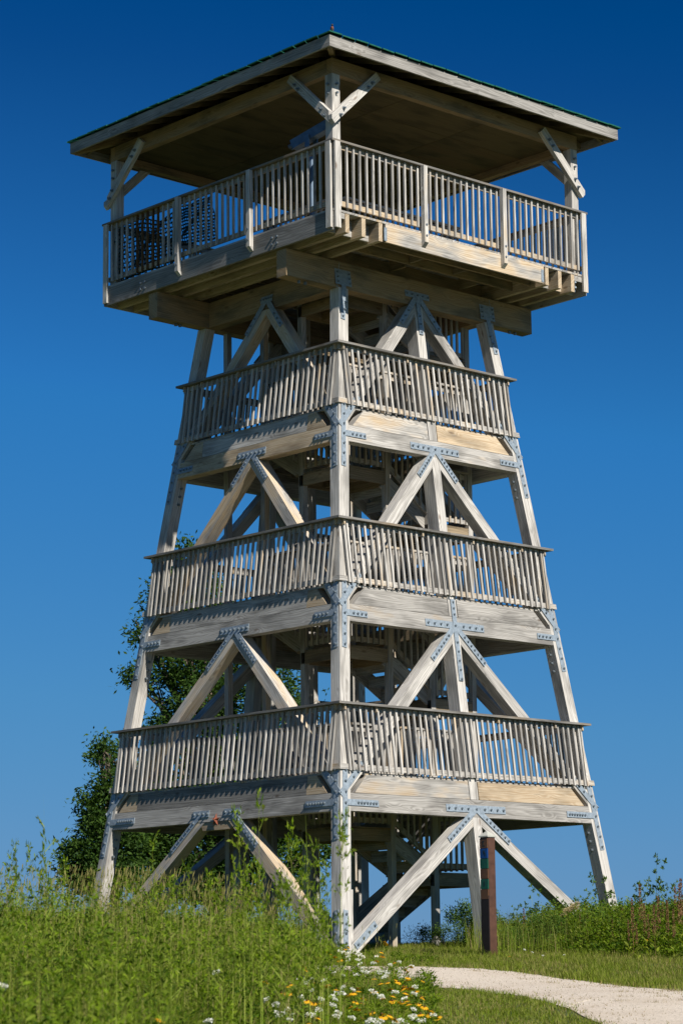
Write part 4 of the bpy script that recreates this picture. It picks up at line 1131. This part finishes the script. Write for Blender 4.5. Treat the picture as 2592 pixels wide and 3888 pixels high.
# straw plume grasses
root = empty('plume_grass'); g = np.random.default_rng(8); m_ = 60
quads_obj('blades', blades(g.normal(0, .05, (m_, 3))*[1, 1, 0], g.uniform(.4, .7, m_), g.uniform(.1, .4, m_), np.full(m_, .004), g, 3), 'grass', np.stack([g.random(m_*3), g.random(m_*3)*.6], -1), parent=root)
Vp = []
for s in range(7):
    az_ = np.array([g.normal(-.75, .25)]); hh = g.uniform(.62, .8); c0 = np.array([[0, 0, 0.]]); st = blades(c0, np.array([hh]), np.array([.55]), np.array([.003]), g, 4, az_); Vp.append(st)
    tip = st[-1].mean(0); q = g.normal(0, 1, (120, 3)); k = g.uniform(-.16, .05, 120); C = tip+np.stack([np.cos(az_[0])*k, np.sin(az_[0])*k, k*.5], -1)+q*.012
    L = g.uniform(.02, .05, 120); Vp.append(leaves(C, L, L*.15, np.stack([np.cos(az_[0])+0*k, np.sin(az_[0])+0*k, .35+.3*q[:, 0]], -1), g))
V = np.concatenate(Vp); quads_obj('plumes', V, 'straw', np.stack([g.random(len(V)), 0*g.random(len(V))], -1), parent=root)
tag(root, 'clump of grass with straw coloured plumes blown to the right, between the marker post and the brace foot', 'grass clump')
place(root, unproj(2060, 40.5), 40.5, 0, 1.25, True)

# shrubs under the tower
def shrub(seed, label, U_, D_, s, h=.8, wdt=.5, n=2600, leafL=.05):
    g = np.random.default_rng(seed); root = empty('shrub'); tag(root, label, 'shrub')
    Vs = []; ns = 22; a = g.uniform(0, 6.28, ns); ln = g.uniform(.1, .7, ns)
    Vs = blades(g.normal(0, .03, (ns, 3))*[1, 1, 0], h*g.uniform(.6, 1, ns), ln, np.full(ns, .005), g, 3, a); quads_obj('stem', Vs, 'bark', np.stack([g.random(len(Vs))]*2, -1), parent=root)
    ncl = 34; cc = np.stack([g.normal(0, wdt*.45, ncl), g.normal(0, wdt*.45, ncl), g.uniform(.15, 1, ncl)*h], -1); cc[:, 2] *= np.clip(1.15-(np.hypot(cc[:, 0], cc[:, 1])/wdt)**2*.5, .3, 1)
    ci = g.integers(0, ncl, n); C = cc[ci]+g.normal(0, .07, (n, 3)); C[:, 2] = np.abs(C[:, 2]); L = g.uniform(.6, 1.2, n)*leafL
    tn = np.clip(.3+.4*g.random(ncl)[ci]+g.normal(0, .15, n), 0, 1)
    quads_obj('leaves', leaves(C, L, L*.35, g.normal(0, 1, (n, 3))+[0, 0, .6], g), 'shrub', np.stack([tn, 0*tn], -1), parent=root)
    return place(root, U_, D_, 0, s, True)
shrub(21, 'dense green bush under the tower just left of the marker post', unproj(1775, 43), 43.3, 1.0, .72, .55, 5200, .05)
shrub(22, 'small dark bush on the skyline right of the inner stair post', unproj(1580, 46), 46, .8, .42, .35, 1500)
shrub(23, 'bushy green shrub behind and right of the marker post', unproj(2060, 40), 40.2, 1.0, .50, .42, 3600, .045)
shrub(24, 'green shrub at the foot of the right leg', unproj(2290, 40), 40.5, 1.0, .55, .5, 3600)
shrub(25, 'low green shrub at the right edge behind the dock stalks', unproj(2520, 39), 39.5, 1.0, .62, .6, 4200)
shrub(26, 'light green bush under the tower beside the slim stair post', unproj(1655, 44), 44, .8, .45, .35, 1800)
shrub(27, 'green shrub between the marker post and the plume grass', unproj(1925, 41), 41, .9, .42, .35, 2000)

# flowers
def daisy():
    root = empty('yellow_coneflower'); g = np.random.default_rng(1)
    quads_obj('stem', blades(np.zeros((1, 3)), np.array([1.]), np.array([.0]), np.array([.0030]), g, 3, np.array([0.])), 'stem', np.full((3, 2), .4), parent=root)
    c = np.array([0, 0, 0.]); Vq = []
    for i in range(11):
        a = i*2*np.pi/11; dv = np.array([math.cos(a), math.sin(a), -.30]); dv /= np.linalg.norm(dv); sd = np.array([-math.sin(a), math.cos(a), 0])
        Vq.append(np.stack([c+dv*.008-sd*.006, c+dv*.008+sd*.006, c+dv*.040+sd*.009, c+dv*.040-sd*.009]))
        Vq.append(np.stack([c+dv*.040-sd*.009, c+dv*.040+sd*.009, c+dv*.052+sd*.004, c+dv*.052-sd*.004]))
    V = np.stack(Vq); quads_obj('petals', V, 'yellow', np.stack([g.random(len(V)), 0*g.random(len(V))], -1), parent=root)
    mb = MB(); blob(mb, c+np.array([0, 0, .006]), .013, .013, .012, Matrix.Identity(3)); mb.build('cone', 'cone', root)
    return root
def yarrow():
    root = empty('white_yarrow'); g = np.random.default_rng(2)
    quads_obj('stem', blades(np.zeros((1, 3)), np.array([1.]), np.array([.0]), np.array([.0030]), g, 3, np.array([0.])), 'stem', np.full((3, 2), .4), parent=root)
    m_ = 90; rr = .034*np.sqrt(g.random(m_)); a = g.uniform(0, 6.28, m_); C = np.stack([np.cos(a)*rr, np.sin(a)*rr, -rr**2*9+g.normal(0, .006, m_)], -1)
    L = g.uniform(.012, .018, m_); V = leaves(C, L, L, np.stack([np.cos(a)*.8, np.sin(a)*.8, .5+0*a], -1)+g.normal(0, .5, (m_, 3)), g)
    quads_obj('flower_head', V, 'white', np.stack([g.random(m_), 0*a], -1), parent=root)
    a = g.uniform(0, 6.28, 10); L = g.uniform(.05, .09, 10); quads_obj('leaves', leaves(np.stack([0*a, 0*a, g.uniform(.1, .7, 10)], -1), L, L*.25, np.stack([np.cos(a), np.sin(a), .6+0*a], -1), g), 'weed', np.stack([g.random(10), 0*a], -1), parent=root)
    return root
# heads placed by hand-read positions of the photograph, on stems grown from the slope
yel = [(1452, 3630), (1462, 3575), (1215, 3635), (1235, 3632), (1270, 3632), (1163, 3684), (1010, 3728), (1105, 3737), (1250, 3738), (1340, 3770), (1360, 3762), (1045, 3680), (1505, 3720), (1530, 3745), (1540, 3770), (1560, 3750), (1518, 3805), (1542, 3800), (1490, 3800), (1605, 3790), (1590, 3812), (1165, 3800), (1330, 3822), (1355, 3830), (1480, 3855), (1455, 3860), (1595, 3850), (1240, 3745), (1380, 3790), (1510, 3728), (1325, 3597), (1495, 3655), (1430, 3648), (1290, 3645), (1470, 3730), (1190, 3808), (1640, 3838), (1660, 3862), (1210, 3865), (1370, 3868), (1500, 3870), (1575, 3765), (610, 3869), (1560, 3670), (1420, 3715), (1120, 3722), (1400, 3848), (1450, 3790), (1070, 3770), (1550, 3812), (2300, 3530), (2515, 3500), (2455, 3568), (2450, 3595), (1935, 3745)]
wht = [(1213, 3670), (1265, 3690), (1320, 3645), (1357, 3643), (1378, 3632), (1418, 3655), (1480, 3662), (1440, 3687), (1470, 3695), (1150, 3713), (1180, 3715), (1160, 3730), (1300, 3747), (1280, 3770), (1300, 3770), (1445, 3782), (1222, 3793), (1140, 3785), (1045, 3810), (1060, 3855), (1105, 3855), (1170, 3850), (1190, 3853), (1285, 3842), (1210, 3832), (1430, 3872), (1400, 3878), (1445, 3876), (1540, 3880), (1520, 3710), (1455, 3710), (1335, 3862), (1010, 3793), (1575, 3745), (1100, 3870), (1320, 3620), (1345, 3605), (1290, 3610), (1390, 3690), (1350, 3700), (1520, 3690), (1230, 3720), (1410, 3760), (1180, 3760), (1265, 3815), (790, 3875), (820, 3690), (1500, 3765), (1570, 3830), (1365, 3660), (8, 3740), (15, 3745), (2020, 3615), (2060, 3640), (1990, 3605), (2140, 3645), (1520, 3872), (1560, 3862), (1600, 3875)]
for lst in (yel, wht):
    lst += [(px+rnd.randint(-50, 50), min(py+rnd.randint(-26, 26), 3885)) for px, py in lst if 985 < px < 1640 and rnd.random() < .75]
dz_, yr_ = daisy(), yarrow(); fu = [False, False]
def head_ray(px, py):
    v = d+r2*((px-1296)/9446.4)-u2*((py-1944)/9446.4); return v
for kind, lst in ((0, yel), (1, wht)):
    for (px, py) in lst:
        v = head_ray(px, py)
        vF = v.x*FW[0]+v.y*FW[1]; vR = v.x*RT[0]+v.y*RT[1]
        # stem length wanted; walk along the bearing until the head is that far above the slope
        wf = rnd.uniform(.95, 1.25)
        best = None
        for D_ in np.linspace(15 if px < 1700 else 36, 36.5 if px < 1700 else 42, 120):
            U_ = vR/vF*D_; z = CAM.z+v.z/vF*D_; e_ = (z-float(hgt(U_, D_))); want = float(tall_h(np.array(vR/vF), np.array(D_)))*wf if px < 1700 else .3
            if best is None or abs(e_-want) < best[0]: best = (abs(e_-want), D_, U_, e_)
        _, D_, U_, e_ = best; e_ = min(max(e_, .12), 1.1)
        o = place(dz_ if kind == 0 else yr_, U_, D_, rnd.uniform(0, 6), 1.0, not fu[kind]); fu[kind] = True
        hs_ = .9+.25*rnd.random()
        for ch in o.children:
            kd = ch.name.split('.')[0]
            if kd in ('stem', 'leaves'): ch.scale = (1, 1, e_)
            else: ch.location = (0, 0, e_); ch.scale = (hs_*(.74 if px < 1700 else .45),)*3; ch.rotation_euler = (rnd.uniform(-.5, .5), rnd.uniform(-.5, .5), 0)
        if kind == 0: tag(o, 'yellow coneflower nodding among the grasses at the foot of the slope', 'flower', 'yellow coneflowers in the meadow')
        else: tag(o, 'flat white yarrow head in the grass of the slope', 'flower', 'white yarrow in the meadow')

# ================================================================== trees
def tree(label, U_, D_, lobes, trunk_h, nleaf, leafL, seed, trunk_r=.22, zbase=None):
    """lobes: list of (du, dd, z, ru, rd, rz) crown masses in metres relative to the foot"""
    g = np.random.default_rng(seed); root = empty('ash_tree'); tag(root, label, 'tree')
    p = wld(U_, D_); root.location = (float(p[0]), float(p[1]), float(p[2]))
    mb = MB(); rr_ = random.Random(seed)
    def limb(a, b, r0, r1, n=5):
        a = Vector(a); b = Vector(b); pr = a; r = r0
        for i in range(1, n+1):
            q_ = a.lerp(b, i/n)+Vector((rr_.uniform(-1, 1), rr_.uniform(-1, 1), rr_.uniform(-.3, .3)))*(b-a).length*.035*(i < n)
            rn = r0+(r1-r0)*i/n; mb.cyl(pr, q_, r, 7, rn); pr = q_; r = rn
    def L2W(du, dd, z): v = RT*du+FW*dd; return Vector((v[0], v[1], z))
    ztop = max(l[2]+l[5]*.6 for l in lobes)
    limb((0, 0, -.4), L2W(.2, 0, ztop*.55), trunk_r, trunk_r*.5, 6); limb(L2W(.2, 0, ztop*.55), L2W(0, 0, ztop*.95), trunk_r*.5, .03, 6)
    twigs = []
    for l in lobes:
        c = L2W(l[0], l[1], l[2]); s = L2W(.1, 0, max(trunk_h, l[2]*.55)); limb(s, c, trunk_r*.4, .03, 5)
        for _ in range(7):
            t = L2W(l[0]+rr_.uniform(-.8, .8)*l[3], l[1]+rr_.uniform(-.8, .8)*l[4], l[2]+rr_.uniform(-.7, .8)*l[5]); limb(s.lerp(c, rr_.uniform(.5, 1)), t, .035, .008, 3)
    mb.build('trunk', 'bark', root)
    vol = np.array([(l[3]*l[4]*l[5])**.72 for l in lobes]); vol /= vol.sum(); Vs, Ts = [], []
    for l, f in zip(lobes, vol):
        n = int(nleaf*f); ncl = max(10, int(n/42))
        v = unit(g.normal(size=(ncl, 3)))*(g.uniform(.35, 1.0, ncl)**.55)[:, None]
        cc = v*np.array([l[3], l[4], l[5]])+np.array([l[0], l[1], l[2]]); ci = g.integers(0, ncl, n); szc = g.uniform(.10, .22, ncl)
        loc = cc[ci]+g.normal(0, 1, (n, 3))*szc[ci][:, None]*np.array([1, 1, .8])
        W_ = loc[:, 0:1]*np.array([RT[0], RT[1], 0])+loc[:, 1:2]*np.array([FW[0], FW[1], 0])+loc[:, 2:3]*np.array([0, 0, 1.])
        L = g.uniform(.7, 1.25, n)*leafL; outd = v[ci][:, 0:1]*np.array([RT[0], RT[1], 0])+v[ci][:, 1:2]*np.array([FW[0], FW[1], 0])
        Vs.append(leaves(W_, L, L*.36, outd+g.normal(0, .7, (n, 3))+[0, 0, -.1], g))
        tt = np.clip(.15+.6*g.random(ncl)[ci]+g.normal(0, .15, n), 0, 1); Ts.append(np.stack([tt, 0*tt], -1))
    quads_obj('crown', np.concatenate(Vs), 'leaf', np.concatenate(Ts), parent=root)
TD = 66
def lobe(px, py, rpx, rpy, dd=0, dep=None):
    U_ = (px-1296)/9446.4*TD; z = CAM.z+((3751-py)/9446.4)*TD*1.0
    return U_, dd, z, rpx/9446.4*TD, (dep if dep else rpx/9446.4*TD), rpy/9446.4*TD
tU = (790-1296)/9446.4*TD; tz = float(hgt(tU, TD))
def mk(lst):
    out = []
    for q in lst:
        l = lobe(*q[:4], dd=q[4] if len(q) > 4 else 0); out.append((l[0]-tU, l[1], l[2]-tz, l[3], l[4], l[5]))
    return out
tree('tall leafy ash tree rising behind the left face of the tower', tU, TD, mk([
    (700, 2130, 70, 75), (640, 2260, 90, 110), (760, 2290, 110, 120), (545, 2400, 60, 60), (700, 2480, 130, 130), (880, 2520, 110, 140, 1), (535, 2575, 75, 62),
    (1010, 2640, 110, 130, -.5), (760, 2680, 150, 130), (1110, 2700, 75, 90), (620, 2780, 80, 75), (700, 2900, 160, 120, .8), (940, 2850, 160, 130), (1130, 2900, 90, 130),
    (500, 2950, 85, 80), (400, 2880, 55, 48), (860, 3050, 180, 120), (620, 3100, 150, 100), (1080, 3080, 150, 120), (1200, 3230, 60, 80),
    (430, 3110, 110, 80), (500, 3220, 150, 80), (760, 3230, 180, 90), (1000, 3250, 170, 100), (700, 3350, 220, 70), (1000, 3380, 200, 70)]), 2.0, 74000, .155, 5)
TD = 63; tU = (400-1296)/9446.4*TD; tz = float(hgt(tU, TD))
tree('smaller dark tree left of the left leg, its lowest boughs touching the meadow', tU, TD, mk([
    (385, 2850, 34, 40), (410, 2990, 55, 60), (330, 3060, 40, 50), (380, 3140, 75, 60), (330, 3230, 85, 55), (265, 3290, 38, 38), (420, 3310, 100, 60), (330, 3350, 80, 40), (450, 3180, 80, 70)]), 1.0, 15000, .14, 9, .14)
